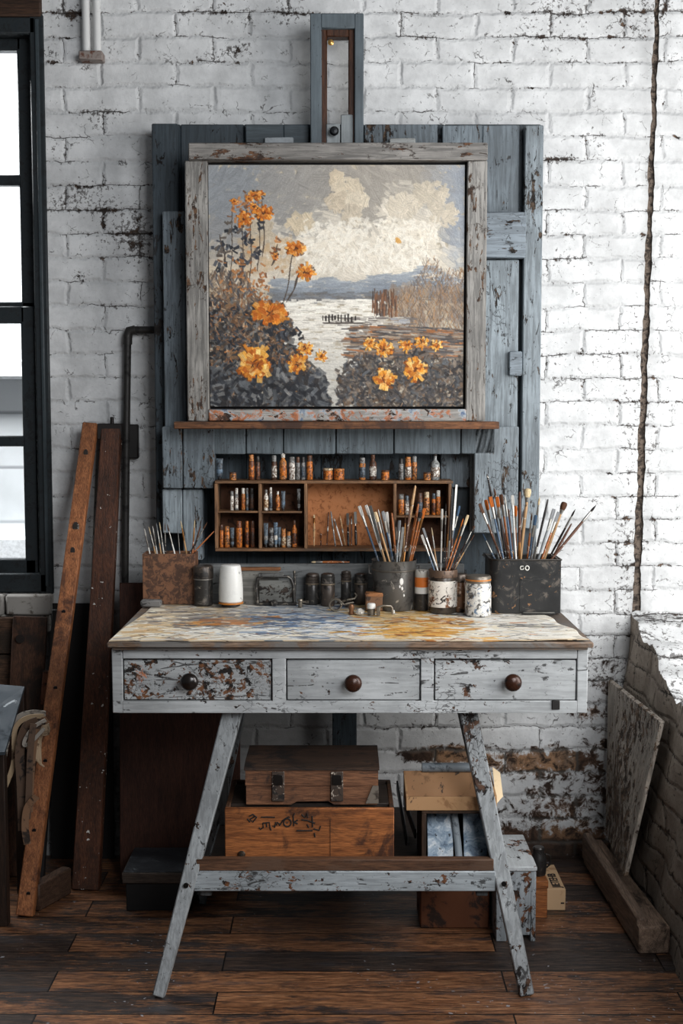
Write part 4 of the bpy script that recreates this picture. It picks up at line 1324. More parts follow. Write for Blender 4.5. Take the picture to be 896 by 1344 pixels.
def brush(base, tip, r, handle, ferr, hair, kind, label, group):
    """handle in the pot, bristles up (or handle end up for kind 'stick')"""
    base, tip = Vector(base), Vector(tip)
    d = tip - base
    L = d.length
    q = Vector((0, 0, 1)).rotation_difference(d.normalized()) @ Quaternion((0, 0, 1), random.uniform(-.5, .5))
    nm = {'knife': 'palette_knife', 'pencil': 'pencil'}.get(kind, 'paintbrush')
    t = thing(nm, label, nm.replace('_', ' '), base, group, q)
    sg = 10
    B = lambda prof, n, mt, sq=1.0, seg=sg: MB().lathe(prof, seg=seg, sq=sq).build(n, mt, t, local=True)
    if kind == 'round':                      # slim pointed brush
        hb = min(.024, L * .12); fb = min(.036, L * .16)
        B([(.0, 0), (r * .45, .002), (r * .62, L * .2), (r * 1.0, L - hb - fb - .03), (r * .8, L - hb - fb)], 'handle', hmat(handle))
        B([(r * .84, L - hb - fb - .002), (r * .92, L - hb - fb), (r * .95, L - hb - fb * .5), (r * .70, L - hb)], 'ferrule', FERR if ferr == 's' else FERR_B)
        B([(r * .66, L - hb - .001), (r * .85, L - hb * .7), (r * .6, L - hb * .35), (r * .08, L)], 'bristles', bristle(hair))
    elif kind == 'flat':                     # flat brush, hair cut square
        hb, fb = min(.030, L * .15), min(.034, L * .16)
        B([(.0, 0), (r * .5, .002), (r * .65, L * .25), (r * .95, L - hb - fb - .03), (r * .75, L - hb - fb)], 'handle', hmat(handle))
        B([(r * .8, L - hb - fb - .001), (r * .9, L - hb - fb + .004), (r * 1.35, L - hb)], 'ferrule', FERR if ferr == 's' else FERR_B, .5, 14)
        B([(r * 1.3, L - hb - .001), (r * 1.5, L - hb * .6), (r * 1.5, L - hb * .2), (r * 1.25, L)], 'bristles', bristle(hair), .42, 14)
    elif kind == 'mop':                      # fat domed head
        hb, fb = r * 5.2, r * 2.6
        B([(.0, 0), (r * .5, .002), (r * .8, L * .3), (r * .9, L - hb - fb - .02), (r * .8, L - hb - fb)], 'handle', hmat(handle))
        B([(r * .86, L - hb - fb - .001), (r * .95, L - hb - fb), (r * 1.5, L - hb)], 'ferrule', FERR if ferr == 's' else FERR_B, 1, 16)
        B([(r * 1.45, L - hb - .001), (r * 1.95, L - hb * .65), (r * 2.05, L - hb * .3), (r * 1.6, L - hb * .06), (r * .7, L)], 'bristles', bristle(hair), .8, 16)
    elif kind == 'stick':                    # handle end up
        B([(.0, 0), (r * .9, .003), (r * .95, L * .6), (r * 1.05, L * .86), (r * .72, L * .985), (r * .3, L)], 'handle', hmat(handle))
        B([(r * .97, L * .42), (r * 1.05, L * .425), (r * 1.05, L * .56), (r * .97, L * .565)], 'ferrule', FERR if ferr == 's' else FERR_B)
    elif kind == 'knife':                    # palette knife, blade up
        MB().box((-r * .9, -.0012, L * .62), (r * .9, .0012, L - .004), .0006).build('blade', FERR, t, local=True)
        B([(.0, 0), (r * .8, .004), (r * .9, L * .3), (r * .6, L * .55), (r * .4, L * .56)], 'handle', hmat(handle))
        B([(r * .35, L * .55), (r * .3, L * .64)], 'neck', FERR)
    return t

def potful(lst, potd, rim_py, z0, jit, where, group, rng, clampin):
    """lst: (tip px, tip py, rim px, kind, r mm, handle, ferrule, hair, words)"""
    lst = sorted(lst, key=lambda q: q[0])
    done = []
    def segdist(a, b):
        m = 9
        for f in np.linspace(0, 1, 13):
            p_ = a[0].lerp(a[1], f)
            d_ = b[1] - b[0]
            k_ = max(0, min(1, (p_ - b[0]).dot(d_) / d_.length_squared))
            m = min(m, (p_ - b[0] - d_ * k_).length)
        return m
    for i, (tx, ty, bx, kd, rm, hd, fr, hr, wd) in enumerate(lst):
        best = None
        for tr in range(240):
            dy = rng.uniform(-jit, jit)
            rimp = at(bx, rim_py, potd + dy * .8)
            tipp = at(tx, ty, potd + dy * .8 + rng.uniform(-.03, .03))
            dr = rimp - tipp
            rimp = clampin(rimp, rm / 1000 * 1.3)
            dr = rimp - tipp
            k = (z0 - tipp.z) / dr.z
            base = tipp + dr * k + Vector((rng.uniform(-.012, .012), rng.uniform(-.012, .012), 0))
            base = clampin(base, rm / 1000 * 1.3)
            # keep the shaft inside the mouth after the base has moved
            hit = base.lerp(tipp, (rimp.z - base.z) / (tipp.z - base.z))
            tipp = tipp + (clampin(hit, rm / 1000 * 1.3) - hit) * 1.6
            q_ = min([segdist((base, tipp), o_) - (rm + o_[2]) / 1000 * 1.5 for o_ in done] + [9])
            if best is None or q_ > best[0]:
                best = (q_, base, tipp)
            if q_ > .0016:
                break
        _, base, tipp = best
        done.append((base, tipp, rm))
        brush(base, tipp, rm / 1000, hd, fr, hr, kd, f'{wd} in {where}, {ORD[i + 1]} tip from the window side', group)

# ================================================================== ON THE DESK
DZ = ZT + .0045                                  # surface of the painted sheet
DB = ZT + .0008
rng = random.Random(4)
def yfloor(px, py, Z):
    return atz(px, py, Z).y

def boxclamp(x0, x1, y0, y1):
    def f(p, r):
        return Vector((min(max(p.x, x0 + r), x1 - r), min(max(p.y, y0 + r), y1 - r), p.z))
    return f
def discclamp(cx, cy, R_):
    def f(p, r):
        d = Vector((p.x - cx, p.y - cy))
        m_ = R_ - r
        if d.length > m_:
            d = d * (m_ / d.length)
        return Vector((cx + d.x, cy + d.y, p.z))
    return f
# rusty box of thin brushes
YB1 = yfloor(222, 793, DZ)
bx_ = thing('brush_box', 'rust-stained wooden box holding thin brushes at the window end of the desk', 'box', (at(224, 793, YB1).x, YB1, DZ))
RUSTBOX = grime((124, 86, 62), (78, 54, 41), .7, .55, .0, 48, 3, (58, 42, 34), .25)
lo, hi = prect(187, 727, 256, 793, YB1, .085)
lo = (lo[0], lo[1], DZ)
wt = .006
MB().box(lo, (hi[0], lo[1] + wt, hi[2]), .001).build('front_panel', RUSTBOX, bx_)
MB().box((lo[0], hi[1] - wt, lo[2]), hi, .001).build('back_panel', RUSTBOX, bx_)
for xx in (lo[0], hi[0] - wt):
    MB().box((xx, lo[1] + wt, lo[2]), (xx + wt, hi[1] - wt, hi[2]), .001).build('side_panel', RUSTBOX, bx_)
MB().box((lo[0] + wt, lo[1] + wt, lo[2]), (hi[0] - wt, hi[1] - wt, lo[2] + .006), 0).build('bottom_panel', RUSTBOX, bx_)
BOXB = [(189, 693, 197, 'round', 2.2, 'white', 's', 'white', 'thin white brush'), (195, 691, 202, 'round', 2.2, 'natural', 's', 'cream', 'thin cream brush'), (200, 690, 206, 'round', 2.4, 'white', 's', 'white', 'slim white brush'),
        (205, 686, 210, 'round', 2.2, 'natural', 's', 'grey', 'slim pale brush'), (209, 685, 213, 'round', 2.4, 'white', 's', 'cream', 'slim pale brush'), (216, 686, 217, 'round', 2.0, 'dark', 's', 'brown', 'thin dark brush'),
        (219, 687, 228, 'round', 2.4, 'white', 's', 'brown', 'leaning white brush'), (233, 692, 234, 'round', 1.8, 'grey', 's', 'grey', 'thin grey brush'), (237, 683, 245, 'round', 2.8, 'natural', 'b', 'cream', 'natural wood brush'),
        (255.5, 682, 254, 'round', 2.6, 'orange', 'b', 'cream', 'upright orange brush'), (263, 690, 251, 'stick', 2.4, 'rust', 'b', 'brown', 'rust handled brush'), (272, 685, 250, 'round', 2.6, 'dark', 's', 'brown', 'tilted dark brush'),
        (281, 697, 249, 'stick', 2.2, 'orange', 's', 'brown', 'strongly tilted orange brush')]
potful(BOXB, YB1 + .042, 726, DZ + .007, .028, 'the rusty box', 'brushes in the rusty box', rng, boxclamp(lo[0] + wt, hi[0] - wt, lo[1] + wt, hi[1] - wt))

def pot(name, label, cat, px, py, r, parts, group=None, seg=36):
    Y = yfloor(px, py, DZ) + r
    t = thing(name, label, cat, (at(px, py, Y).x, Y, DZ), group)
    for nm, prof, mt in parts:
        MB().lathe(prof, seg=seg).build(nm, mt, t, local=True)
    return t
def hpx(px, py0, py1, Y):
    return at(px, py0, Y).z - at(px, py1, Y).z
BLK = grime((54, 52, 50), (112, 105, 97), .4, .32, .3, 30, 2, (150, 140, 128), .12)
BLK2 = grime((72, 64, 58), (34, 31, 29), .5, .36, .3, 26, 4, (130, 110, 92), .18)
# black canister with lid
pot('canister', 'black lidded canister beside the rusty brush box', 'canister', 267, 796, .029, [
    ('body', [(.026, 0), (.0285, .003), (.0285, .078), (.027, .079)], BLK), ('lid', [(.0285, .079), (.0298, .080), (.0298, .112), (.027, .1165), (.0, .117)], BLK2),
    ('rim_band', [(.0286, .0765), (.0300, .077), (.0300, .0795), (.0286, .080)], plain((150, 146, 138), .35, .6))])
WHITE = grime((222, 221, 216), (90, 84, 78), .16, .3, 0, 34, 3)
pot('white_jar', 'chipped white enamel jar with orange ring at its foot', 'jar', 303, 798, .036, [
    ('foot', [(.024, 0), (.027, .002), (.027, .008), (.024, .009)], plain((40, 40, 42), .4)), ('ring', [(.030, .008), (.0365, .0085), (.0365, .0125), (.030, .013)], plain((196, 124, 52), .4)),
    ('body', [(.032, .0125), (.0355, .016), (.0355, .050), (.034, .080), (.030, .112), (.0285, .120), (.026, .122), (.0, .1225)], WHITE)])
# grey block
Y = yfloor(197, 797, DZ)
lo, hi = prect(184, 787, 211, 797, Y, .03)
MBx = MB().box((lo[0], lo[1], DZ), (hi[0], hi[1], DZ + .020), .004)
b_ = MBx.build('charcoal_block', grime((112, 110, 108), (44, 42, 42), .5, .8, 0, 40, 2))
tag(b_, 'small grey charcoal block at the back corner of the painted sheet', 'charcoal block')
# grey wooden palette board behind the clamp frame
Y = YBK + .0
pb = thing('palette_board', 'worn grey board with orange top edge propped behind the wire clamp frame', 'board', (at(342, 790, -.29).x, -.30, DB))
lo, hi = prect(314, 749, 366, 792, -.315, .012)
MB().box((lo[0], -.315, DB), hi, .002).build('board', peel((120, 118, 112), (76, 58, 46), .5, 'x', .9, seed=33), pb)
lo2, hi2 = prect(312, 745, 368, 749.5, -.318, .018)
MB().box((lo2[0], lo2[1], hi[2]), hi2, .001).build('edge_strip', wood((112, 70, 42), (160, 110, 72), 'x', seed=7), pb)
# black clamp frame
Yc = yfloor(362, 794, DZ)
IRONB = grime((58, 56, 54), (124, 117, 107), .4, .32, .6, 60, 1)
cf = thing('clamp_frame', 'dark iron clamp frame with a grey plate standing on the desk', 'clamp', (at(362, 794, Yc).x, Yc, DZ))
P = lambda px, py, dy=0: at(px, py, Yc + dy)
def zfix(v, z): v = Vector(v); v.z = z; return v
MB().tube([zfix(P(338, 790), DZ + .005), P(336, 768), P(338, 759), P(344, 757), P(378, 757), P(382, 760), P(385, 768), zfix(P(386, 790), DZ + .005)], .0045, 8).build('hoop', IRONB, cf)
MB().box((P(335, 793).x, Yc - .008, DZ), (P(389, 793).x, Yc + .012, DZ + .008), .002).build('foot_bar', IRONB, cf)
MB().box((P(340, 788).x, Yc + .004, DZ + .008), (P(384, 788).x, Yc + .008, P(360, 762).z), .001).build('plate', peel((112, 112, 108), (60, 50, 44), .5, 'x', .8, seed=35), cf)
MB().box((P(339, 760).x, Yc - .006, P(340, 757).z), (P(372, 760).x, Yc + .010, P(340, 752).z), .002).build('jaw', grime((92, 92, 90), (40, 40, 40), .4, .5, .2), cf)
MB().tube([P(386, 790), P(387, 768), P(386, 749)], .0038, 8).build('screw', IRONB, cf)
MB().lathe([(.0, 0), (.010, .001), (.010, .008), (.0, .009)], P(360, 791, -.012), 14, Matrix.Rotation(R(90), 3, 'X')).build('roller', IRONB, cf)
# four black bottles with ribbed caps
for i, (px, py, w, top_, d_) in enumerate([(410, 794, 19, 752, 0), (430, 796, 19, 752, 0), (454, 791, 17, 748, 0), (473.5, 794, 18, 752, 0)]):
    Y0 = yfloor(px, py, DZ)
    r = w / 2 / F * (Y0 + WALL) * 1.0
    h = at(px, top_, Y0 + r).z - DZ
    t = pot('ink_bottle', ['dark ink bottle nearest the clamp frame', 'dark ink bottle with pale smudge behind the coiled wire', 'tallest dark ink bottle, its cap ribbed and dusty', 'dark ink bottle nearest the round brush tin'][i] + ' on the desk', 'bottle', px, py, r, [
        ('body', [(r * .94, 0), (r, .003), (r, h * .60), (r * .9, h * .64), (r * .86, h * .66)], BLK2 if i % 2 else BLK),
        ('band', [(r * .92, h * .645), (r * 1.04, h * .65), (r * 1.04, h * .68), (r * .92, h * .69)], plain((136, 122, 104), .4, .4)),
        ('cap', [(r * .9, h * .68), (r, h * .69), (r, h * .78), (r * .93, h * .79), (r, h * .80), (r, h * .88), (r * .93, h * .89), (r * .97, h * .91), (r * .9, h * .97), (r * .6, h), (.0, h)], BLK if i % 2 else BLK2)], 'dark ink bottles at the middle of the desk', 20)
# bits in front of them
STEEL = grime((124, 116, 104), (44, 40, 36), .45, .35, .7, 50, 6)
def desk_thing(name, label, cat, px, py, group=None):
    p = atz(px, py, DZ)
    return thing(name, label, cat, (p.x, p.y, DZ), group)
t = desk_thing('tap_fitting', 'small metal tap fitting in front of the clamp frame', 'tap fitting', 394, 797)
MB().lathe([(.006, 0), (.0065, .002), (.0055, .016), (.008, .019), (.007, .024), (.0, .025)], seg=14).build('body', STEEL, t, local=True)
MB().tube([(0, 0, .016), (.012, 0, .0155), (.024, -.002, .016)], [.004, .0035, .0045], 10).build('spout', STEEL, t, local=True)
t = desk_thing('spring_coil', 'dark wire coil with a curled end in front of the ink bottles', 'coil', 440, 803)
pts = [(.017 * math.cos(a), -.004 + .002 * a, .019 + .017 * math.sin(a)) for a in np.linspace(0, 4 * math.pi, 40)]
MB().tube(pts, .003, 8).build('coil', STEEL, t, local=True)
MB().tube([(.0, .0, .037), (.012, -.004, .034), (.024, -.006, .022), (.040, -.006, .026), (.052, -.004, .028)], .0026, 8).build('tail', STEEL, t, local=True)
t = desk_thing('bent_hook', 'bent metal hook lying over the little tin in front of the ink bottles', 'hook', 458, 797)
MB().tube([(-.024, 0, .004), (-.018, -.002, .018), (0, -.003, .023), (.016, -.002, .026), (.022, 0, .034), (.016, 0, .042)], [.003, .004, .004, .0035, .003, .0025], 8).build('wire', STEEL, t, local=True)
MB().lathe([(.010, 0), (.0105, .003), (.009, .015), (.0, .016)], (0, 0, 0), 14).build('weight', BLK2, t, local=True)
t = desk_thing('brass_weight', 'little brown stud with rounded head among the wire pieces', 'stud', 461, 806)
MB().lathe([(.008, 0), (.0085, .003), (.006, .010), (.0085, .018), (.006, .027), (.0, .029)], seg=14).build('stud', grime((120, 82, 54), (50, 36, 28), .4, .4, .3), t, local=True)
t = desk_thing('crumpled_foil', 'crumpled pale foil scrap on the painted sheet by the wire coil', 'foil', 472, 807)
mb = MB()
rr = random.Random(8)
vs, fs = [], []
for i in range(7):
    for k in range(10):
        a_ = 6.283 * k / 10
        q = math.sin(math.pi * (i + .3) / 6.6) * (.013 + rr.uniform(-.003, .003))
        vs.append((q * math.cos(a_), q * .8 * math.sin(a_), max(0, .009 - .009 * math.cos(math.pi * i / 6) + rr.uniform(-.002, .002))))
for i in range(6):
    for k in range(10):
        fs.append((i * 10 + k, i * 10 + (k + 1) % 10, (i + 1) * 10 + (k + 1) % 10, (i + 1) * 10 + k))
fs += [tuple(range(10)), tuple(range(60, 70))]
mb.add(vs, fs).build('scrap', plain((196, 192, 184), .35, .3), t, local=True, smooth=False)
t = desk_thing('amber_box', 'small amber wooden reel box beside the round brush tin', 'box', 491, 802)
MB().box((-.025, 0, 0), (.025, .034, .048), .003).build('body', grime((116, 84, 60), (60, 44, 34), .5, .5, 0, 40), t, local=True)
MB().box((-.026, -.001, .040), (.026, .035, .052), .003).build('lid', grime((150, 100, 62), (80, 52, 36), .4, .5, 0, 30), t, local=True)
t = desk_thing('white_stopper', 'small white stopper in a metal clip before the amber box', 'stopper', 487, 807)
MB().lathe([(.011, 0), (.011, .016), (.008, .018), (.0, .018)], seg=14).build('clip', STEEL, t, local=True)
MB().lathe([(.010, .0175), (.012, .019), (.012, .030), (.009, .033), (.0, .033)], seg=16).build('cap', WHITE, t, local=True)
t = desk_thing('steel_handle', 'bent steel handle standing on the sheet beside the round brush tin', 'handle piece', 508, 808)
MB().tube([(-.026, 0, .024), (-.010, 0, .028), (.010, 0, .027), (.014, 0, .022), (.015, 0, .003)], .003, 8).build('rod', STEEL, t, local=True)
MB().box((-.030, -.005, .0), (-.020, .005, .026), .001).build('block', STEEL, t, local=True)
t = desk_thing('white_chip', 'tiny white chalk chip on the sheet in front of the round tin', 'chalk', 515.5, 805)
MB().box((-.005, -.005, 0), (.005, .005, .009), .001).build('chip', WHITE, t, local=True)

# round tin full of brushes
TINM = grime((98, 96, 93), (52, 50, 48), .5, .38, .55, 12, 3, (170, 164, 154), .2)
r0 = .0655
tin_Y = yfloor(517, 803, DZ) + r0
kk = (tin_Y - r0 * .2 + WALL) / F
r0 = 29.5 * kk
Hh = at(517, 734, tin_Y).z - DZ
tin = thing('round_tin', 'large dented dark round tin full of paintbrushes', 'tin', (at(517, 770, tin_Y).x, tin_Y, DZ))
MB().lathe([(r0 * .93, 0), (r0 * .96, .003), (r0 * .955, Hh * .5), (r0 * .985, Hh * .80), (r0, Hh - .004), (r0 * 1.02, Hh), (r0 * .985, Hh), (r0 * .95, Hh * .8), (r0 * .92, .006), (.0, .006)], seg=48).build('body', TINM, tin, local=True)
MB().lathe([(r0 * .97, Hh * .775), (r0 * 1.02, Hh * .79), (r0 * 1.02, Hh * .81), (r0 * .97, Hh * .825)], seg=48).build('rim_band', plain((110, 104, 96), .35, .6), tin, local=True)
for sx in (-1, 1):
    MB().tube([(sx * r0 * .98, 0, Hh * .86), (sx * (r0 + .008), 0, Hh * .88), (sx * (r0 + .008), 0, Hh * .72), (sx * r0 * .98, 0, Hh * .70)], .003, 8).build('ear', TINM, tin, local=True)
for (u_, v_, s_) in ((.50, .60, .0075), (.515, .46, .004), (.46, .50, .003), (.56, .32, .003)):
    a_ = -math.pi / 2 + (u_ - .35) * 2.0
    c_ = Vector((r0 * .978 * math.cos(a_), r0 * .978 * math.sin(a_), Hh * v_))
    MB().lathe([(.0, .0012), (s_ * .7, .001), (s_, -.003)], c_, 12, Matrix.Rotation(a_ + math.pi / 2, 3, 'Z') @ Matrix.Rotation(R(90), 3, 'X') @ Matrix.Scale(1.7, 3, (0, 1, 0))).build('paint_spot', WHITE, tin, local=True)
TINB = [(470, 664, 494, 'flat', 3.6, 'blue', 's', 'white', 'white tipped blue brush'), (480, 663, 501, 'flat', 3.4, 'white', 's', 'white', 'white flat brush'), (485, 662, 503, 'knife', 5.2, 'natural', 's', 'grey', 'steel bladed palette knife'),
        (492, 672, 508, 'flat', 3.2, 'natural', 's', 'cream', 'natural wood flat brush'), (496, 668, 509, 'round', 3.0, 'grey', 's', 'white', 'grey round brush'), (502, 671, 513, 'flat', 3.4, 'blue', 's', 'grey', 'blue flat brush'),
        (507, 672, 515, 'flat', 3.4, 'white', 's', 'white', 'white flat brush'), (514, 673, 517, 'stick', 3.2, 'orange', 's', 'orange', 'orange handled brush'), (519, 681, 519, 'round', 3.0, 'dark', 's', 'dark', 'dark round brush'),
        (524, 683, 521, 'flat', 3.4, 'grey', 's', 'grey', 'grey flat brush'), (532, 676, 526, 'round', 3.2, 'natural', 'b', 'brown', 'natural round brush'), (538, 668, 528, 'stick', 3.4, 'brown', 'b', 'brown', 'brown handled brush'),
        (545, 637, 528, 'stick', 4.6, 'natural', 'b', 'brown', 'tallest tan wooden handle'), (549, 661, 533, 'stick', 4.0, 'orange', 's', 'brown', 'thick orange handle'), (552, 672, 536, 'mop', 3.4, 'orange', 's', 'dark', 'dark haired orange mop brush'),
        (557, 667, 539, 'flat', 3.6, 'orange', 'b', 'orange', 'orange flat brush'), (529, 690, 523, 'knife', 4.6, 'dark', 's', 'grey', 'short palette knife')]
potful(TINB, tin_Y, 732, DZ + .009, .038, 'the round tin', 'brushes in the round tin', rng, discclamp(tin.location.x, tin.location.y, r0 * .90))

# striped bottle
Yt = yfloor(553, 802, DZ)
r = 9.2 / F * (Yt + WALL)
h = at(553, 748, Yt + r).z - DZ
pot('striped_bottle', 'small bottle with orange and white bands beside the round brush tin', 'bottle', 553, 802, r, [
    ('base', [(r * .95, 0), (r, .003), (r, h * .42), (r * .96, h * .425)], BLK), ('white_band', [(r * .97, h * .42), (r * 1.03, h * .425), (r * 1.03, h * .58), (r * .97, h * .585)], grime((206, 206, 202), (130, 126, 120), .3, .4)),
    ('orange_band', [(r * .97, h * .582), (r * 1.02, h * .585), (r * 1.02, h * .82), (r * .97, h * .825)], grime((198, 108, 42), (120, 64, 30), .35, .4)),
    ('cap', [(r * .96, h * .822), (r * .99, h * .83), (r * .97, h * .98), (r * .9, h), (.0, h)], grime((186, 182, 174), (80, 74, 68), .4, .4))])
Yt = yfloor(553, 802, DZ)
# small pale mark on the dark base of the bottle
c_ = at(549.5, 790, Yt)
# jar of brushes with speckled label
LABEL = grime((226, 221, 212), (120, 78, 50), .5, .6, 0, 40, 4, (44, 40, 38), .38)
GLASSD = grime((70, 62, 54), (40, 34, 30), .5, .25, 0, 20, 2)
jr = 19.0 / F * (yfloor(581, 806, DZ) + WALL + .02)
jY = yfloor(581, 806, DZ) + jr
jh = at(581, 747, jY).z - DZ
jar = thing('brush_jar', 'paint-splashed glass jar with white label full of brushes', 'jar', (at(581, 780, jY).x, jY, DZ))
MB().lathe([(jr * .94, 0), (jr * .98, .004), (jr * .98, jh * .80), (jr * .92, jh * .84), (jr * .92, jh * .9), (jr * .84, jh * .9), (jr * .86, .008), (.0, .008)], seg=40).build('body', GLASSD, jar, local=True)
MB().lathe([(jr * .98, jh * .14), (jr * 1.01, jh * .15), (jr * 1.01, jh * .74), (jr * .98, jh * .75)], seg=40).build('paper_label', LABEL, jar, local=True)
MB().lathe([(jr * .93, jh * .82), (jr * 1.02, jh * .83), (jr * 1.02, jh * .97), (jr * .98, jh), (jr * .88, jh), (jr * .93, jh * .82)], seg=40).build('rim_band', grime((104, 84, 70), (48, 38, 32), .5, .4, .3), jar, local=True)
JARB = [(551, 702, 569, 'flat', 3.2, 'blue', 's', 'white', 'blue flat brush'), (555, 693, 572, 'flat', 3.2, 'white', 's', 'grey', 'white flat brush'), (566, 692, 576, 'round', 3.0, 'natural', 's', 'cream', 'natural round brush'),
        (580, 668, 580, 'flat', 3.2, 'white', 's', 'white', 'white flat brush'), (585, 660, 582, 'round', 3.0, 'dark', 's', 'dark', 'dark round brush'),
        (588, 690, 583, 'round', 3.0, 'rust', 'b', 'brown', 'rust round brush'), (593, 640, 585, 'stick', 3.4, 'dark', 's', 'dark', 'tall dark handle'), (599, 634, 587, 'knife', 4.6, 'brown', 's', 'grey', 'tall steel palette knife'),
        (603, 664, 588, 'flat', 3.0, 'blue', 's', 'blue', 'blue flat brush'), (608, 680, 589, 'round', 3.2, 'orange', 'b', 'orange', 'orange round brush'), (614, 676, 591, 'flat', 3.4, 'orange', 's', 'cream', 'orange flat brush'),
        (625, 690, 593, 'mop', 2.6, 'brown', 's', 'brown', 'brown mop brush'), (635, 688, 594, 'round', 3.0, 'dark', 's', 'dark', 'leaning dark brush'),
        (638, 700, 594, 'round', 2.6, 'natural', 's', 'brown', 'most tilted natural brush')]
JARB = [q[:4] + (q[4] * .8,) + q[5:] for q in JARB]
potful(JARB, jY, 745, DZ + .010, .022, 'the labelled jar', 'brushes in the labelled jar', rng, discclamp(jar.location.x, jar.location.y, jr * .83))

# small brown bottle and speckled white jar
r = 11.2 / F * (yfloor(603, 804, DZ) + WALL)
h = at(603, 753, yfloor(603, 804, DZ) + r).z - DZ
pot('brown_jar', 'small brown varnish jar between the brush jar and the white speckled jar', 'jar', 603, 804, r, [
    ('body', [(r * .9, 0), (r, .004), (r, h * .66), (r * .86, h * .76), (r * .84, h * .80)], grime((112, 80, 58), (44, 34, 28), .5, .3, 0, 26, 3, (200, 180, 160), .15)),
    ('lid', [(r * .88, h * .79), (r * .95, h * .80), (r * .95, h * .97), (r * .86, h), (.0, h)], grime((92, 82, 74), (40, 34, 30), .5, .35, .5))])
Yw = yfloor(627, 810, DZ)
r = 17.4 / F * (Yw + WALL + .015)
h = at(627, 755, Yw + r).z - DZ
pot('speckled_jar', 'white paint-speckled glass jar with dull lid in front of the black tin', 'jar', 627, 810, r, [
    ('body', [(r * .92, 0), (r * .99, .004), (r, h * .1), (r, h * .72), (r * .93, h * .80), (r * .9, h * .84)], grime((214, 212, 206), (76, 73, 70), .55, .35, 0, 52, 5, (92, 116, 142), .35)),
    ('lid', [(r * .92, h * .82), (r * .97, h * .83), (r * .97, h * .97), (r * .9, h), (.0, h)], grime((120, 112, 102), (60, 52, 46), .4, .35, .5)),
    ('lid_stripe', [(r * .95, h * .875), (r * .985, h * .88), (r * .985, h * .915), (r * .95, h * .92)], plain((196, 124, 58), .4))])

# big black square tin of brushes
BT = grime((50, 50, 50), (98, 91, 84), .4, .36, .35, 28, 7, (150, 112, 80), .14)
Yq = yfloor(690, 805, DZ)
sq = thing('square_tin', 'large scuffed black square tin crammed with paintbrushes', 'tin', (at(689, 805, Yq).x, Yq, DZ))
qx0, qx1 = at(643, 770, Yq).x, at(736, 770, Yq).x
qz = at(689, 735, Yq).z
QD = .135
w_ = .004
# rounded near corner on the jar side: wall follows an outline
outl = []
rc = .030
for a_ in np.linspace(math.pi, 1.5 * math.pi, 8):
    outl.append((qx0 + rc + rc * math.cos(a_), Yq + rc + rc * math.sin(a_)))
outl += [(qx1 - .003, Yq), (qx1, Yq + .003), (qx1, Yq + QD), (qx0, Yq + QD)]
cx_, cy_ = (qx0 + qx1) / 2, Yq + QD / 2
inn = [(cx_ + (x - cx_) * .93, cy_ + (y - cy_) * .93) for x, y in outl]
n = len(outl)
vs = [(x, y, DZ) for x, y in outl] + [(x, y, qz) for x, y in outl] + [(x, y, qz) for x, y in inn] + [(x, y, DZ + .006) for x, y in inn]
fs = []
for i in range(n):
    j = (i + 1) % n
    fs += [(i, j, n + j, n + i), (n + i, n + j, 2 * n + j, 2 * n + i), (2 * n + i, 2 * n + j, 3 * n + j, 3 * n + i)]
fs += [tuple(range(n)), tuple(range(3 * n, 4 * n))]
MB().add(vs, fs).build('body', BT, sq)
rim = [Vector((x, y, qz)) for x, y in outl]
MB().tube(rim + [rim[0]], .0028, 8).build('rim', plain((66, 62, 58), .35, .6), sq)
# stamped plate and seam on the front
MB().box((at(682, 770, Yq).x, Yq - .0015, DZ + .004), (at(684, 770, Yq).x, Yq + .001, at(690, 760, Yq).z), .0005).build('seam', BT, sq)
MB().box((at(683, 760, Yq).x, Yq - .0015, at(690, 762, Yq).z), (at(712, 760, Yq).x, Yq + .001, at(690, 759.5, Yq).z), .0005).build('seam', BT, sq)
for (ex, kind) in ((684.5, 0), (691.5, 1)):
    c_ = at(ex, 745.5, Yq)
    ring = [(c_.x + (.0052 if kind else .0042) * math.cos(a_), Yq - .001, c_.z + .0062 * math.sin(a_)) for a_ in np.linspace(0, 2 * math.pi, 15)]
    if not kind:
        ring = [(c_.x + .0045, Yq - .001, c_.z + .005), (c_.x - .003, Yq - .001, c_.z + .005), (c_.x - .0045, Yq - .001, c_.z), (c_.x - .003, Yq - .001, c_.z - .004), (c_.x + .004, Yq - .001, c_.z - .004), (c_.x + .0045, Yq - .001, c_.z + .0005)]
    MB().tube(ring, .0016, 6).build('emblem', plain((222, 220, 212), .5), sq)
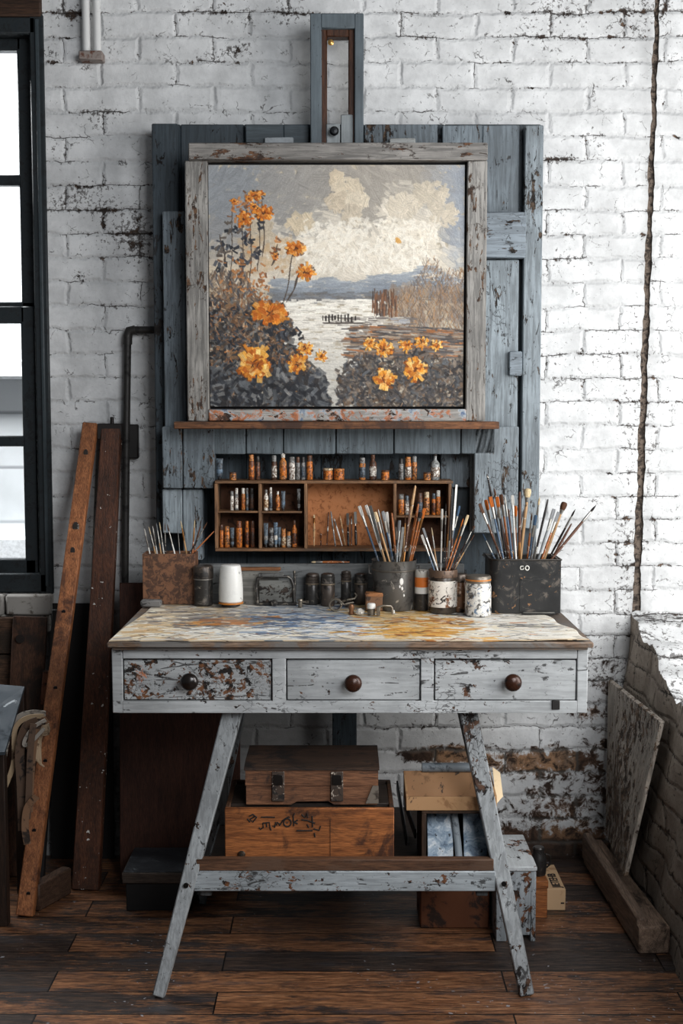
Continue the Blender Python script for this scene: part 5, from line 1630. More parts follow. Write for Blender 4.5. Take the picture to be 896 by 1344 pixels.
SQB = [(629, 661, 657, 'flat', 3.6, 'brown', 's', 'brown', 'brown flat brush'), (633, 700, 650, 'round', 3.0, 'blue', 's', 'blue', 'short blue brush'), (637, 656, 657, 'flat', 3.4, 'grey', 's', 'orange', 'orange tipped grey brush'),
       (639, 622, 658, 'stick', 3.6, 'dark', 's', 'dark', 'tallest black handle'), (643, 652, 661, 'flat', 3.8, 'blue', 's', 'orange', 'blue flat brush'), (648, 640, 664, 'round', 3.6, 'rust', 's', 'brown', 'rust round brush'),
       (652, 652, 666, 'flat', 3.4, 'dark', 's', 'orange', 'orange haired dark brush'), (657, 649, 667, 'flat', 3.8, 'orange', 's', 'brown', 'orange flat brush'), (662, 650, 669, 'round', 3.4, 'blue', 's', 'white', 'blue round brush'),
       (667, 668, 671, 'stick', 3.2, 'rust', 'b', 'brown', 'rust handle'), (672, 650, 674, 'flat', 3.2, 'white', 's', 'white', 'white flat brush'), (676, 664, 676, 'flat', 3.6, 'orange', 's', 'orange', 'orange tipped flat brush'),
       (682, 645, 678, 'stick', 3.8, 'brown', 'b', 'brown', 'brown handle'), (687, 668, 680, 'round', 3.4, 'dark', 's', 'grey', 'dark round brush'), (693, 641, 681, 'mop', 5.0, 'natural', 's', 'cream', 'fat cream mop brush'),
       (698, 672, 690, 'round', 3.2, 'orange', 's', 'brown', 'orange round brush'), (708, 652, 694, 'round', 3.6, 'grey', 's', 'cream', 'cream tipped grey brush'), (703, 676, 691, 'flat', 3.2, 'blue', 's', 'blue', 'slim blue brush'),
       (719, 655, 698, 'stick', 3.4, 'dark', 's', 'brown', 'dark handle'), (727, 668, 704, 'flat', 4.2, 'grey', 's', 'grey', 'broad grey brush'), (741, 659, 712, 'mop', 4.6, 'natural', 's', 'brown', 'fat brown mop brush'),
       (733, 672, 708, 'flat', 3.8, 'orange', 's', 'grey', 'orange flat brush'), (755, 668, 718, 'round', 3.4, 'dark', 's', 'dark', 'leaning dark brush'), (750, 687, 722, 'stick', 3.4, 'rust', 'b', 'brown', 'low leaning rust handle'),
       (782, 663, 730, 'round', 4.2, 'brown', 's', 'dark', 'most tilted brown brush')]
SQB.sort(key=lambda q: q[0])
ORD.append('twenty-fifth')
potful(SQB, Yq + QD / 2, 733, DZ + .008, .045, 'the square tin', 'brushes in the square tin', rng, boxclamp(qx0 + .010, qx1 - .006, Yq + .010, Yq + QD - .007))
# thin metal file lying before the tin
p0, p1 = atz(684, 806, DZ), atz(728, 805, DZ)
t = thing('flat_file', 'flat dark metal file lying in front of the black square tin', 'file', (p0.x, p0.y, DZ))
MB().box((0, -.010, 0), (p1.x - p0.x, .004, .0035), .001).build('blade', plain((58, 58, 58), .35, .7), t, local=True)
MB().box((.004, -.006, .0035), (p1.x - p0.x - .004, .0, .006), .001).build('edge_strip', plain((140, 138, 132), .3, .6), t, local=True)
# brush lying on the upstand
uz = prect(262, 739, 608, 797, YBK + .004, .014)[1][2]
a_, b_ = at(408, 735.5, YBK - .009), at(459, 735.5, YBK - .009)
brush((b_.x, YBK - .009, uz + .0045), (a_.x, YBK - .009, uz + .0045), .0042, 'orange', 's', 'cream', 'round', 'orange brush lying along the grey upstand below the rack', None)

# tools standing in the cork-backed bay
TOOLS = [(412, 675, 412, 'round', 4.0, 'natural', 'b', 'cream', 'pale tapered brush'), (421, 700, 421, 'stick', 2.8, 'rust', 'b', 'brown', 'short rust stick'), (431, 672, 429, 'stick', 2.6, 'brown', 's', 'brown', 'brown handle'),
         (434, 671, 440, 'stick', 2.4, 'grey', 's', 'brown', 'grey handle'), (438, 680, 449, 'round', 2.6, 'white', 's', 'white', 'leaning white brush'), (446, 677, 453, 'stick', 2.6, 'natural', 's', 'brown', 'leaning tan handle'),
         (456, 672, 457, 'knife', 4.6, 'dark', 's', 'grey', 'dark palette knife'), (461, 676, 461, 'round', 3.0, 'brown', 's', 'brown', 'brown round brush'), (466, 670, 467, 'knife', 5.0, 'dark', 's', 'grey', 'wide dark palette knife')]
for i, (tx, ty, bx, kd, rm, hd, fr, hr, wd) in enumerate(TOOLS):
    yb_, yt_ = YR + .040 + .010 * (i % 3), YR + RD - .018
    tipp = at(tx, ty, yt_)
    basep = at(bx, 716, yb_)
    basep.z = RB + .002
    brush(basep, tipp, rm / 1000, hd, fr, hr, kd, f'{wd} leaning in the cork-backed bay, {ORD[i + 1]} from the window side', 'tools leaning in the cork-backed bay')

# ================================================================== BELOW THE DESK
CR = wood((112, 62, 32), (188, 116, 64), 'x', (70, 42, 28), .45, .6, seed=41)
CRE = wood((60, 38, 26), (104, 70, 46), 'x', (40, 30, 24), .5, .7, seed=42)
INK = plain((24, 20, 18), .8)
SZ = ZSH + .0005
# open crate
Yc = YS + .046
lo, hi = prect(295, 1061, 517, 1128, Yc, .27)
CD_ = atz(405, 1023, hi[2]).y - Yc
lo = (lo[0], Yc, SZ)
crate = thing('wooden_crate', 'orange-brown open wooden crate with faded black lettering on the lower shelf', 'crate', ((lo[0] + hi[0]) / 2, Yc, SZ))
w_ = .012
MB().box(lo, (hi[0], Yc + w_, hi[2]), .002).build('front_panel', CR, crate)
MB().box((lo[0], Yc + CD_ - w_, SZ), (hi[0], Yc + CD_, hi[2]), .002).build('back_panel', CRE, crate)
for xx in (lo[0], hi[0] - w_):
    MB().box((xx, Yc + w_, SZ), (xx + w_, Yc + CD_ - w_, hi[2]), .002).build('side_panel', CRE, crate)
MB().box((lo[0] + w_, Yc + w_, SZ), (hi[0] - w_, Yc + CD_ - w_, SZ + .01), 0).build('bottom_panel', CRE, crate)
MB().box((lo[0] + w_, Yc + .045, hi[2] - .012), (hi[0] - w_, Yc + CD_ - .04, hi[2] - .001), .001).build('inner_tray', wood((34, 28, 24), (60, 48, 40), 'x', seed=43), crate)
CZ = hi[2]
jx = at(433, 1090, Yc).x
MB().box((jx, Yc - .0012, SZ + .01), (jx + .001, Yc, CZ - .03), 0).build('board_joint', INK, crate)
def text(body, size, loc, rot, mat, parent, name='lettering', extr=.0006, shear=0.0, sx=1.0):
    cu = bpy.data.curves.new(name, 'FONT')
    cu.body = body
    cu.size = size
    cu.extrude = extr
    cu.shear = shear
    cu.offset = .0004
    ob = bpy.data.objects.new(name, cu)
    COL.objects.link(ob)
    dg = bpy.context.evaluated_depsgraph_get()
    me = bpy.data.meshes.new_from_object(ob.evaluated_get(dg))
    bpy.data.objects.remove(ob)
    M_ = Matrix.Translation(Vector(loc) - OFF[parent.name]) @ rot.to_matrix().to_4x4() @ Matrix.Diagonal((sx, 1, 1, 1))
    me.transform(M_)
    me.materials.clear()
    me.materials.append(mat)
    o2 = bpy.data.objects.new(name, me)
    COL.objects.link(o2)
    o2.parent = parent
    return o2
STROKES = [[(100, 135), (125, 165)], [(118, 112), (150, 95), (185, 122), (150, 165), (125, 140), (165, 115)], [(225, 120), (350, 121)],
           [(205, 215), (220, 230), (245, 214), (240, 175), (272, 170), (275, 210)], [(240, 175), (300, 168), (305, 215), (315, 240)], [(330, 200), (348, 212), (356, 165)],
           [(365, 192), (371, 166), (388, 180), (396, 196)], [(400, 186), (420, 150), (470, 118), (486, 120)],
           [(462 + 34 * math.cos(a_), 170 + 36 * math.sin(a_)) for a_ in np.linspace(0, 6.283, 17)], [(456, 168), (464, 174)],
           [(526, 85), (514, 110), (521, 200)], [(522, 168), (556, 145)], [(524, 166), (556, 181)], [(590, 95), (620, 125), (640, 86), (646, 126)],
           [(590, 145), (640, 150), (712, 176)], [(685, 110), (690, 210)], [(640, 185), (656, 216)], [(545, 243), (690, 243)], [(700, 226), (750, 240), (762, 200)], [(705, 262), (712, 300)]]
mb = MB()
for st_ in STROKES:
    pts = [at(310 + x / 6.89, 1055 + y / 6.89, Yc - .0006) for x, y in st_]
    mb.tube(pts, .0019, 6)
mb.build('lettering', INK, crate)
# latch stain and keeper
kp = at(317, 1121, Yc)
MB().lathe([(.009, 0), (.010, .004), (.007, .008), (.006, .013), (.0, .014)], kp, 14, Matrix.Rotation(R(90), 3, 'X')).build('catch', plain((70, 66, 60), .3, .7), crate)

# tool chest on the crate
Yk = Yc + .03
kx0, kx1 = at(323, 1040, Yk).x, at(495, 1040, Yk).x
KZ = CZ + .0005
kz1 = at(410, 1010, Yk).z
kzm = at(410, 1031, Yk).z
KD = CD_ - .06
chest = thing('tool_chest', 'old brown wooden tool chest with two leather straps resting on the crate', 'chest', ((kx0 + kx1) / 2, Yk, KZ))
CH = wood((86, 55, 39), (144, 99, 70), 'x', (60, 44, 36), .5, .65, seed=45)
CHD = wood((44, 32, 26), (84, 62, 48), 'x', (30, 26, 24), .5, .7, seed=46)
# body with a scooped lower front edge
body = [(kx0, 0), (kx0 + .115, 0), (kx0 + .130, .008), (kx0 + .21, .009), (kx0 + .225, 0), (kx1, 0), (kx1, kzm - KZ), (kx0, kzm - KZ)]
MB().prism([(x, Yk, KZ + z) for x, z in body], (0, .016, 0)).build('front_board', CH, chest)
MB().box((kx0, Yk + .016, KZ), (kx1, Yk + KD, kzm), .002).build('body', CHD, chest)
# lid: front strip, sloping top
poly = [(kx0 - .002, Yk - .003, kzm + .001), (kx0 - .002, Yk - .003, kz1), (kx0 - .002, Yk + .05, kz1 + .004), (kx0 - .002, Yk + KD, kz1 + .004), (kx0 - .002, Yk + KD, kzm + .001)]
MB().prism(poly, (kx1 - kx0 + .004, 0, 0)).build('lid', CH, chest)
MB().prism([(kx0 - .005, Yk - .006, kz1 - .001), (kx0 - .005, Yk + .05, kz1 + .0045), (kx0 - .005, Yk + KD + .002, kz1 + .0045), (kx0 - .005, Yk + KD + .002, kz1 + .011), (kx0 - .005, Yk + .048, kz1 + .012), (kx0 - .005, Yk - .006, kz1 + .006)], (kx1 - kx0 + .010, 0, 0)).build('lid_board', CHD, chest)
STR = grime((62, 50, 42), (28, 24, 22), .5, .6, 0, 40, 3, (176, 164, 150), .3)
for px in (365, 442):
    c_ = at(px, 1030, Yk).x
    st = MB().box((c_ - .016, Yk - .0065, KZ + .010), (c_ + .016, Yk - .0005, kz1 - .004), .002).build('strap', STR, chest)
    MB().box((c_ - .012, Yk - .010, kzm + .004), (c_ + .012, Yk - .0065, kzm + .030), .002).build('hasp', plain((34, 30, 28), .4, .5), st)
MB().prism([(kx1 - .03, Yk - .004, KZ + .004), (kx1 + .003, Yk - .004, KZ + .004), (kx1 + .003, Yk - .004, KZ + .05), (kx1 - .012, Yk - .004, KZ + .05)], (0, .003, 0)).build('corner_plate', grime((120, 112, 102), (60, 52, 46), .5, .5, .3), chest)

# small grey crate slat leaning left of the crate
a_ = at(287, 1068, -.52)
t = thing('thin_board', 'thin grey board standing between the crate and the desk leg', 'board', (a_.x, -.52, SZ))
lo, hi = prect(288, 1022, 300, 1110, -.47, .012)
MB().box((lo[0], -.47, SZ), hi, .001).build('board', peel((96, 98, 98), (60, 50, 44), .4, 'z', .9, seed=47), t)

# two dark frames leaning beside the crate
DKF = plain((30, 30, 32), .35, .2)
for i, (tx, bx_p, ty) in enumerate(((521, 533, 1030), (530, 545, 1050))):
    tp, bp = at(tx, ty, -.42), at(bx_p, 1125, -.66 + .06 * i)
    bp.z = SZ + .017
    t = thing('leaning_strip', ['tall', 'shorter'][i] + ' thin dark picture strip leaning ' + ['against the crate', 'between crate and paint case'][i] + ' on the lower shelf', 'picture strip', bp, 'dark strips leaning beside the crate')
    MB().bar(bp + Vector((0, 0, .001)), tp, .005, .03, (1, 0, 0), .001).build('strip', DKF, t)
    MB().bar(bp + Vector((.005, -.016, .002)), tp + Vector((.005, -.016, -.01)), .004, .004, (1, 0, 0), .001).build('edge_bead', plain((112, 112, 112), .3, .6), t)

# paint case with two painted panels and a tube between
Yp = YS + .085
pc = thing('paint_case', 'dark open wooden case on the lower shelf with blue-smeared panels inside', 'case', (at(598, 1130, Yp).x, Yp, SZ))
px0_, px1_ = at(553, 1100, Yp).x, at(648, 1100, Yp).x
pz = at(600, 1068, Yp).z
CASE = wood((38, 28, 22), (72, 52, 38), 'z', seed=48)
MB().box((px0_, Yp, SZ), (px0_ + .012, Yp + .20, pz), .001).build('side_panel', CASE, pc)
MB().box((px1_ - .012, Yp, SZ), (px1_, Yp + .20, pz), .001).build('side_panel', CASE, pc)
MB().box((px0_ + .012, Yp + .19, SZ), (px1_ - .012, Yp + .20, pz), .001).build('back_panel', CASE, pc)
MB().box((px0_ + .012, Yp, SZ), (px1_ - .012, Yp + .19, SZ + .008), .001).build('bottom_panel', CASE, pc)
MB().box((px0_, Yp, pz), (px1_, Yp + .20, pz + .006), .001).build('lid', CASE, pc)
def smeared(seed):
    t = NT('smeared_paint')
    c = t.map(t.coord(), loc=(seed, seed * 2, 0))
    n1 = t.noise(t.warp(c, 25, .04), 22, 8, .7, 1.0)
    col = t.ramp(n1, [(.32, S(62, 68, 76)), (.42, S(116, 138, 160)), (.52, S(164, 182, 198)), (.62, S(224, 230, 234)), (.72, S(96, 110, 126))])
    sp = t.noise(c, 70, 4, .6)
    col = t.mix(t.step(sp, .62, .66), col, S(30, 32, 38))
    return t.done(col, .45, 0, t.bump(n1, .7, .003), .4)
for i, (a, b) in enumerate(((561, 598), (609, 643))):
    xa, xb = at(a, 1100, Yp).x, at(b, 1100, Yp).x
    z1 = at(600, 1071 - (3 if i else 0), Yp).z - .012
    t = thing('smeared_board', ['blue and white smeared panel beside the dark wall of the paint case', 'darker blue smeared panel behind the desk leg in the paint case'][i], 'board', ((xa + xb) / 2, Yp + .03, SZ + .0125), 'smeared panels in the paint case')
    MB().bar((0, 0, 0), (0, .045, z1 - SZ - .014), xb - xa - .006, .006, (1, 0, 0), .001).build('panel', smeared(1 + i * 3), t, local=True)
b_ = at(604, 1126, Yp)
t = thing('rolled_tube', 'pale grey rolled tube standing between the smeared panels', 'tube', (b_.x, Yp + .022, SZ + .0135))
MB().tube([(0, 0, 0), (-.003, .02, .05), (-.012, .042, pz - SZ - .026)], .0095, 14).build('tube', grime((150, 158, 164), (90, 96, 102), .4, .5), t, local=True)

# cardboard carton on the case
Yx = Yp + .005
cz0 = pz + .0065
cart = thing('cardboard_carton', 'open tan cardboard carton on top of the paint case', 'carton', (at(594, 1066, Yx).x, Yx, cz0))
CARD = grime((168, 130, 92), (138, 102, 70), .4, .85, 0, 14, 2, (92, 70, 52), .12)
CARDI = grime((146, 110, 78), (112, 84, 60), .45, .85, 0, 10, 4, (64, 52, 44), .2)
cx0, cx1 = at(533, 1050, Yx).x, at(652, 1050, Yx).x
cz1, cz2 = at(590, 1046, Yx).z, at(590, 1014, Yx).z
MB().box((cx0, Yx, cz0), (cx1, Yx + .005, cz1), .001).build('front_panel', CARD, cart)
MB().box((cx0, Yx + .005, cz0), (cx1, Yx + .15, cz0 + .005), .001).build('bottom_panel', CARDI, cart)
bk = MB().bar(((cx0 + cx1) / 2, Yx + .10, cz0 + .005), ((cx0 + cx1) / 2, Yx + .155, at(590, 1012, Yx + .155).z), cx1 - cx0, .005, (1, 0, 0), .001).build('back_panel', CARDI, cart)
for sx, xx in ((0, cx0), (1, cx1 - .005)):
    zt_ = at(590, 1012, Yx + .155).z
    MB().prism([(xx, Yx + .005, cz0 + .005), (xx, Yx + .005, cz1), (xx, Yx + .150, zt_), (xx, Yx + .150, cz0 + .005)], (.005, 0, 0)).build('side_panel', CARD, cart)
MB().prism([(cx1, Yx + .02, cz0 + .01), (cx1 + .022, Yx + .05, cz0 + .022), (cx1 + .020, Yx + .10, cz0 + .07), (cx1, Yx + .10, cz0 + .085)], (0, .004, 0)).build('flap', grime((206, 184, 150), (150, 120, 90), .3, .85), cart)
# paper roll on the carton
ry = Yx + .135
rp0, rp1 = at(554, 1014, ry), at(640, 1013, ry)
rz = at(590, 1012, Yx + .155).z + .0105
t = thing('paper_roll', 'grey-blue roll of paper lying along the top edge of the carton', 'paper roll', ((rp0.x + rp1.x) / 2, ry, rz))
MB().lathe([(.004, 0), (.012, 0), (.0125, .002), (.0125, rp1.x - rp0.x - .002), (.012, rp1.x - rp0.x), (.004, rp1.x - rp0.x)], (rp0.x - (rp0.x + rp1.x) / 2, .018, 0), 20, Matrix.Rotation(R(90), 3, 'Y')).build('roll', grime((112, 120, 126), (66, 72, 78), .45, .5), t, local=True)

# grey block by the leg
gY = atz(676, 1236, 0).y
gx0, gx1 = at(651, 1190, gY).x, at(703, 1190, gY).x
gz1 = at(676, 1137, gY).z
GB = peel((150, 156, 160), (104, 66, 42), 1.0, 'z', .6, seed=51, crack=1.2)
blk_ = thing('grey_stool', 'grey painted box stool on the floor behind the desk leg', 'stool', ((gx0 + gx1) / 2, gY, 0))
MB().box((gx0, gY, 0), (gx0 + .030, gY + .016, gz1 - .014), .002).build('leg', GB, blk_)
MB().box((gx0 + .028, gY, .018), (gx1 - .014, gY + .016, gz1 - .014), .002).build('front_board', GB, blk_)
MB().box((gx1 - .014, gY, 0), (gx1, gY + .26, gz1 - .014), .002).build('side_board', GB, blk_)
MB().box((gx0, gY + .016, 0), (gx0 + .014, gY + .26, gz1 - .014), .002).build('side_board', GB, blk_)
MB().box((gx0 + .012, gY - .004, gz1 - .014), (gx1 + .002, gY + .26, gz1), .003).build('seat', peel((186, 190, 192), (116, 76, 50), .9, 'y', .3, seed=52, crack=1), blk_)
# rusty box on the floor under the shelf
rY = atz(598, 1219, 0).y
lo, hi = prect(551, 1150, 644, 1219, rY, .16)
rb = thing('rusty_box', 'dark rusty box on the floor below the shelf', 'box', ((lo[0] + hi[0]) / 2, rY, 0))
RU = grime((98, 58, 36), (44, 30, 24), .5, .6, .1, 14, 6)
MB().box((lo[0], rY, 0), (hi[0] - .004, rY + .16, hi[2] - .03), .004).build('body', RU, rb)
MB().box((lo[0] - .003, rY - .004, hi[2] - .03), (hi[0] - .001, rY + .164, hi[2]), .004).build('lid', grime((84, 54, 38), (36, 26, 22), .5, .6, .1, 14, 2), rb)
# orange wooden box, dark jar on it, pale carton with lettering
oY = atz(712, 1205, 0).y
lo, hi = prect(690, 1156, 719, 1205, oY, .12)
lo = (gx1 + .006, oY, 0)
ob = thing('orange_box', 'small orange-brown wooden box on the floor beside the grey stool', 'box', ((lo[0] + hi[0]) / 2, oY, 0))
ORW = wood((120, 66, 32), (184, 116, 66), 'x', seed=55)
MB().box(lo, (hi[0] - .002, oY + .12, hi[2] - .022), .002).build('body', ORW, ob)
MB().box((lo[0], oY - .003, hi[2] - .022), (hi[0], oY + .122, hi[2]), .002).build('lid', ORW, ob)
jz = hi[2] + .0005
t = thing('dark_jar', 'small dark round jar standing on the orange-brown box', 'jar', ((lo[0] + hi[0]) / 2 + .006, oY + .05, jz))
MB().lathe([(.020, 0), (.022, .004), (.024, .03), (.022, .055), (.016, .065), (.017, .078), (.014, .082), (.0, .082)], seg=22).build('body', grime((36, 34, 33), (80, 70, 62), .35, .3), t, local=True)
MB().tube([(.023, 0, .02), (.034, 0, .03), (.034, 0, .055), (.021, 0, .06)], .003, 8).build('handle', plain((60, 56, 52), .3, .6), t, local=True)
cY = atz(722, 1195, 0).y
lo, hi = prect(702, 1167, 742, 1195, cY, .22)
lo = (lo[0], cY, 0)
pcn = thing('pale_carton', 'pale flat carton with black lettering on top, on the floor by the orange box', 'carton', ((lo[0] + hi[0]) / 2, cY, 0))
dx_ = .09
pale = grime((190, 158, 122), (160, 124, 92), .35, .85, 0, 16, 3)
ylim = min(cY + .20, -.03)
top_in = Vector((-.030, 0, 0))
MB().box((lo[0] + .014, cY, 0), (hi[0], ylim, hi[2]), .002).build('body', pale, pcn)
MB().box((hi[0] - .014, cY - .0008, .02), (hi[0] - .004, cY, .024), 0).build('crease', INK, pcn)
text('JIETEHB', .034, ((hi[0] - .012), cY + .012, hi[2] + .0006), Quaternion((0, 0, 1), R(90)), INK, pcn, sx=.95)

# ================================================================== WINDOW SIDE: TRESTLE, BOARDS, STRAPS
PINE = wood((128, 76, 46), (196, 128, 82), 'z', (84, 52, 36), .45, .5, seed=61)
DARKW = wood((38, 24, 18), (74, 46, 32), 'z', (56, 36, 28), .4, .55, seed=62)
DARKW2 = wood((58, 36, 26), (108, 66, 45), 'z', (60, 40, 30), .35, .5, seed=62, specks=.55)
fb = atz(33, 1203, 0)
trestle = thing('folding_trestle', 'folded wooden trestle, orange-brown front leg, leaning against the wall by the window', 'trestle', (fb.x, fb.y, 0))
tp = at(119, 556, -.075)
bt = Vector((fb.x, fb.y, .003))
lg = MB().bar(bt, tp, .050, .030, (1, 0, 0), .003, .046).build('front_leg', PINE, trestle)
lg['label'] = 'orange-brown leg with bolt holes'
ax_ = (tp - bt)
for f_ in (.045, .165, .30, .445, .60):
    c_ = bt + ax_ * f_ + Vector((0, -.0155, 0)) + Vector((.004 * math.sin(f_ * 30), 0, 0))
    MB().lathe([(.0, -.002), (.006, -.002), (.006, .002), (.0, .002)], c_, 12, Matrix.Rotation(R(90) + math.atan2(ax_.y, ax_.z), 3, 'X')).build('bolt_hole', plain((16, 13, 12), .7), lg)
for px, py, a_ in ((102, 690, .02), (103, 719, .014), (115, 595, .014)):
    f_ = (at(px, py, -.1).z) / tp.z
    c_ = bt + ax_ * f_ + Vector((0, -.0158, 0))
    MB().lathe([(.0, .001), (a_ * .5, .0008), (a_ * .55, -.002)], c_, 10, Matrix.Rotation(R(90), 3, 'X') @ Matrix.Scale(1.8, 3, (0, 1, 0))).build('gouge', grime((40, 34, 30), (170, 166, 160), .3, .7), lg)
rbm = atz(113, 1168, 0)
rt = at(147, 558, -.066)
rl = MB().bar((rbm.x, rbm.y, .003), rt, .084, .034, (1, 0, 0), .003, .062).build('rear_leg', DARKW2, trestle)
rl['label'] = 'wide dark brown leg with white paint specks'
MB().box((at(127, 560, -.08).x, -.085, at(140, 577, -.08).z), (at(160, 560, -.08).x, -.045, at(140, 556, -.08).z), .003).build('hinge_block', plain((30, 26, 24), .5), trestle)
c_ = at(147, 592, -.085)
MB().prism([(c_.x - .013, -.085, c_.z - .028), (c_.x + .013, -.085, c_.z - .028), (c_.x + .013, -.085, c_.z + .02), (c_.x + .007, -.085, c_.z + .028), (c_.x - .007, -.085, c_.z + .028), (c_.x - .013, -.085, c_.z + .02)], (0, .012, 0)).build('metal_plate', grime((96, 96, 96), (50, 48, 46), .4, .45, .5), trestle)
MB().lathe([(.0, 0), (.006, .0), (.006, .02), (.0, .022)], at(147, 556, -.06), 10).build('bolt', plain((40, 36, 34), .4, .6), trestle)
MB().bar((fb.x + .02, fb.y + .03, .045), (fb.x + .085, fb.y + .17, .045), .035, .08, (1, -.4, 0), .004).build('foot', wood((54, 38, 30), (96, 72, 56), 'y', seed=63), trestle)
# thin pale lath between the legs
p0, p1 = atz(122, 1150, 0), at(130, 572, -.045)
t = thing('pale_lath', 'thin pale grey lath standing between the trestle legs', 'lath', (at(118, 740, -.05).x, -.05, 0))
MB().bar((at(109, 1000, -.05).x, -.07, .002), (p1.x, -.025, p1.z), .022, .006, (1, 0, 0), .001).build('lath', grime((112, 112, 108), (80, 78, 74), .4, .7), t)

# iron pipe on the wall
IP = grime((52, 50, 48), (28, 26, 25), .5, .5, .3, 30, 5)
pp = lambda px, py: at(px, py, -.028)
pipe = thing('iron_pipe', 'dark iron pipe with an elbow on the wall behind the easel', 'pipe', (pp(167, 760).x, -.028, 0))
e0, e1 = pp(168, 433), pp(206, 433)
MB().tube([(pp(162, 900).x, -.028, .02), pp(164, 760), pp(166, 560), pp(167.5, 446), (e0.x + .004, -.028, e0.z - .005), (e0.x + .020, -.028, e0.z), e1], .0115, 12).build('pipe_run', IP, pipe)
MB().tube([pp(167.4, 452), pp(167.6, 441), (e0.x + .003, -.028, e0.z - .003), (e0.x + .022, -.028, e0.z)], .0145, 12).build('elbow', IP, pipe)
MB().box((pp(160, 570).x, -.03, pp(160, 602).z), (pp(181, 570).x, -.002, pp(160, 557).z), .004).build('wall_bracket', plain((36, 34, 33), .5, .2), pipe)
# large dark brown board on the floor behind the desk
bY = -.215
bz = at(230, 765, -.15).z
bb = thing('brown_board', 'large plain dark brown board leaning on the wall behind the desk', 'board', (at(228, 1100, bY).x, bY, 0))
MB().bar((at(236, 1120, bY).x, bY, .002), (at(236, 766, -.15).x, -.148, bz), at(312, 900, -.1).x - at(157, 900, -.1).x, .012, (1, 0, 0), .002).build('panel', wood((58, 34, 26), (84, 51, 38), 'z', seed=64), bb)
# low black-topped box
lo = atz(159, 1198, 0)
kY = -.47
lo, hi = prect(160, 1146, 252, 1198, kY, .21)
kb_ = thing('low_box', 'low dark box with scuffed black top on the floor beside the desk leg', 'box', ((lo[0] + hi[0]) / 2, kY, 0))
MB().box((lo[0] + .01, kY + .01, 0), (hi[0] - .004, kY + .20, hi[2] - .032), .002).build('body', plain((20, 18, 18), .7), kb_)
MB().box((lo[0], kY, hi[2] - .032), (hi[0], kY + .21, hi[2]), .003).build('lid', wood((54, 44, 38), (92, 78, 68), 'x', seed=65), kb_)
MB().box((lo[0] + .004, kY + .004, hi[2]), (hi[0] - .004, kY + .206, hi[2] + .003), .001).build('top_sheet', grime((38, 41, 45), (76, 80, 84), .35, .45, 0, 20, 3), kb_)

t = thing('shade_board', 'wide dark board added as shade on the wall behind the trestle', 'board', (at(105, 1000, -.04).x, -.02, 0))  # added dark sheet standing in for the shade behind the trestle
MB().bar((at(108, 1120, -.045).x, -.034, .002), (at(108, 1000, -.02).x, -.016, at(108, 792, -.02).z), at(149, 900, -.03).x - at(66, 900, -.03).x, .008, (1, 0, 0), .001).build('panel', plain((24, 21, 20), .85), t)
# boards under the window
WB = wood((52, 34, 25), (96, 64, 46), 'z', (40, 30, 24), .5, .7, seed=66)
WB2 = wood((70, 50, 38), (116, 86, 66), 'x', (50, 40, 32), .5, .7, seed=67)
t = thing('plank_panel', 'low panel of two weathered planks against the wall under the window sill', 'panel', (at(-10, 880, -.06).x, -.06, 0))
for y0_, y1_ in ((811, 858), (860, 905)):
    lo, hi = prect(-70, y0_, 18, y1_, -.075, .03)
    MB().box(lo, hi, .002).build('plank', WB2, t)
lo, hi = prect(-60, 905, 16, 1120, -.07, .02)
MB().box((lo[0], -.07, .001), hi, .002).build('post', WB2, t)
t = thing('brown_plank', 'short brown plank with a dark knot leaning below the window sill', 'plank', (at(38, 900, -.09).x, -.12, 0))
b_, tp_ = at(20, 1060, -.16), at(41, 809, -.05)
MB().bar((at(22, 1060, -.20).x, -.20, .006), (at(40, 809, -.10).x, -.10, at(40, 809, -.10).z), .105, .02, (1, 0, 0), .002).build('plank', WB, t)
c_ = at(27, 838, -.126)
MB().lathe([(.0, .0), (.012, .0), (.014, .006)], c_, 12, Matrix.Rotation(R(90), 3, 'X')).build('knot', plain((30, 22, 18), .8), t)
t = thing('black_bar', 'thin blackened bar with rusty end leaning under the window', 'bar', (at(58, 1100, -.12).x, -.12, 0))
MB().bar((at(52, 1080, -.20).x, -.20, .003), (at(74, 800, -.10).x, -.10, at(74, 800, -.10).z), .024, .02, (1, 0, 0), .002).build('rod', plain((28, 25, 24), .6), t)
pa, pb_ = at(62, 925, -.158), at(66, 880, -.142)
MB().bar(pa, pb_, .042, .024, (1, 0, 0), .004).build('rusty_clamp', grime((104, 62, 42), (50, 34, 26), .5, .7), t)

# side table at the frame edge with a grey-blue top, straps and rags on its rail
tz = at(20, 940, -.55).z
st = thing('side_table', 'dark side table with blue-grey painted tilted top below the window', 'table', (at(-20, 1000, -.5).x, -.5, 0))
tl = [at(-60, 893, -.38), at(32, 901, -.38), at(6, 987, -.62), at(-90, 990, -.62)]
nrm_ = (tl[1] - tl[0]).cross(tl[3] - tl[0]).normalized() * .012
if nrm_.z > 0: nrm_ = -nrm_
m_ = MB().prism(tl, nrm_)
m_.build('tabletop', grime((64, 73, 81), (44, 51, 58), .5, .6, .0, 9, 2, (180, 186, 190), .14), st)
for q in (tl[1], tl[2], tl[3], tl[0]):
    inward = Vector((-.03 if q.x > tl[0].x + .05 else .03, 0, 0))
    zt_ = q.z - .014
    MB().box((q.x + inward.x - .016, q.y - .016 + (.06 if q.y < -.5 else .06), .001), (q.x + inward.x + .016, q.y + .016 + (.06 if q.y < -.5 else .06), zt_ - .004), .002).build('leg', wood((30, 22, 18), (58, 40, 30), 'z', seed=68), st)
railz = at(30, 940, -.46).z
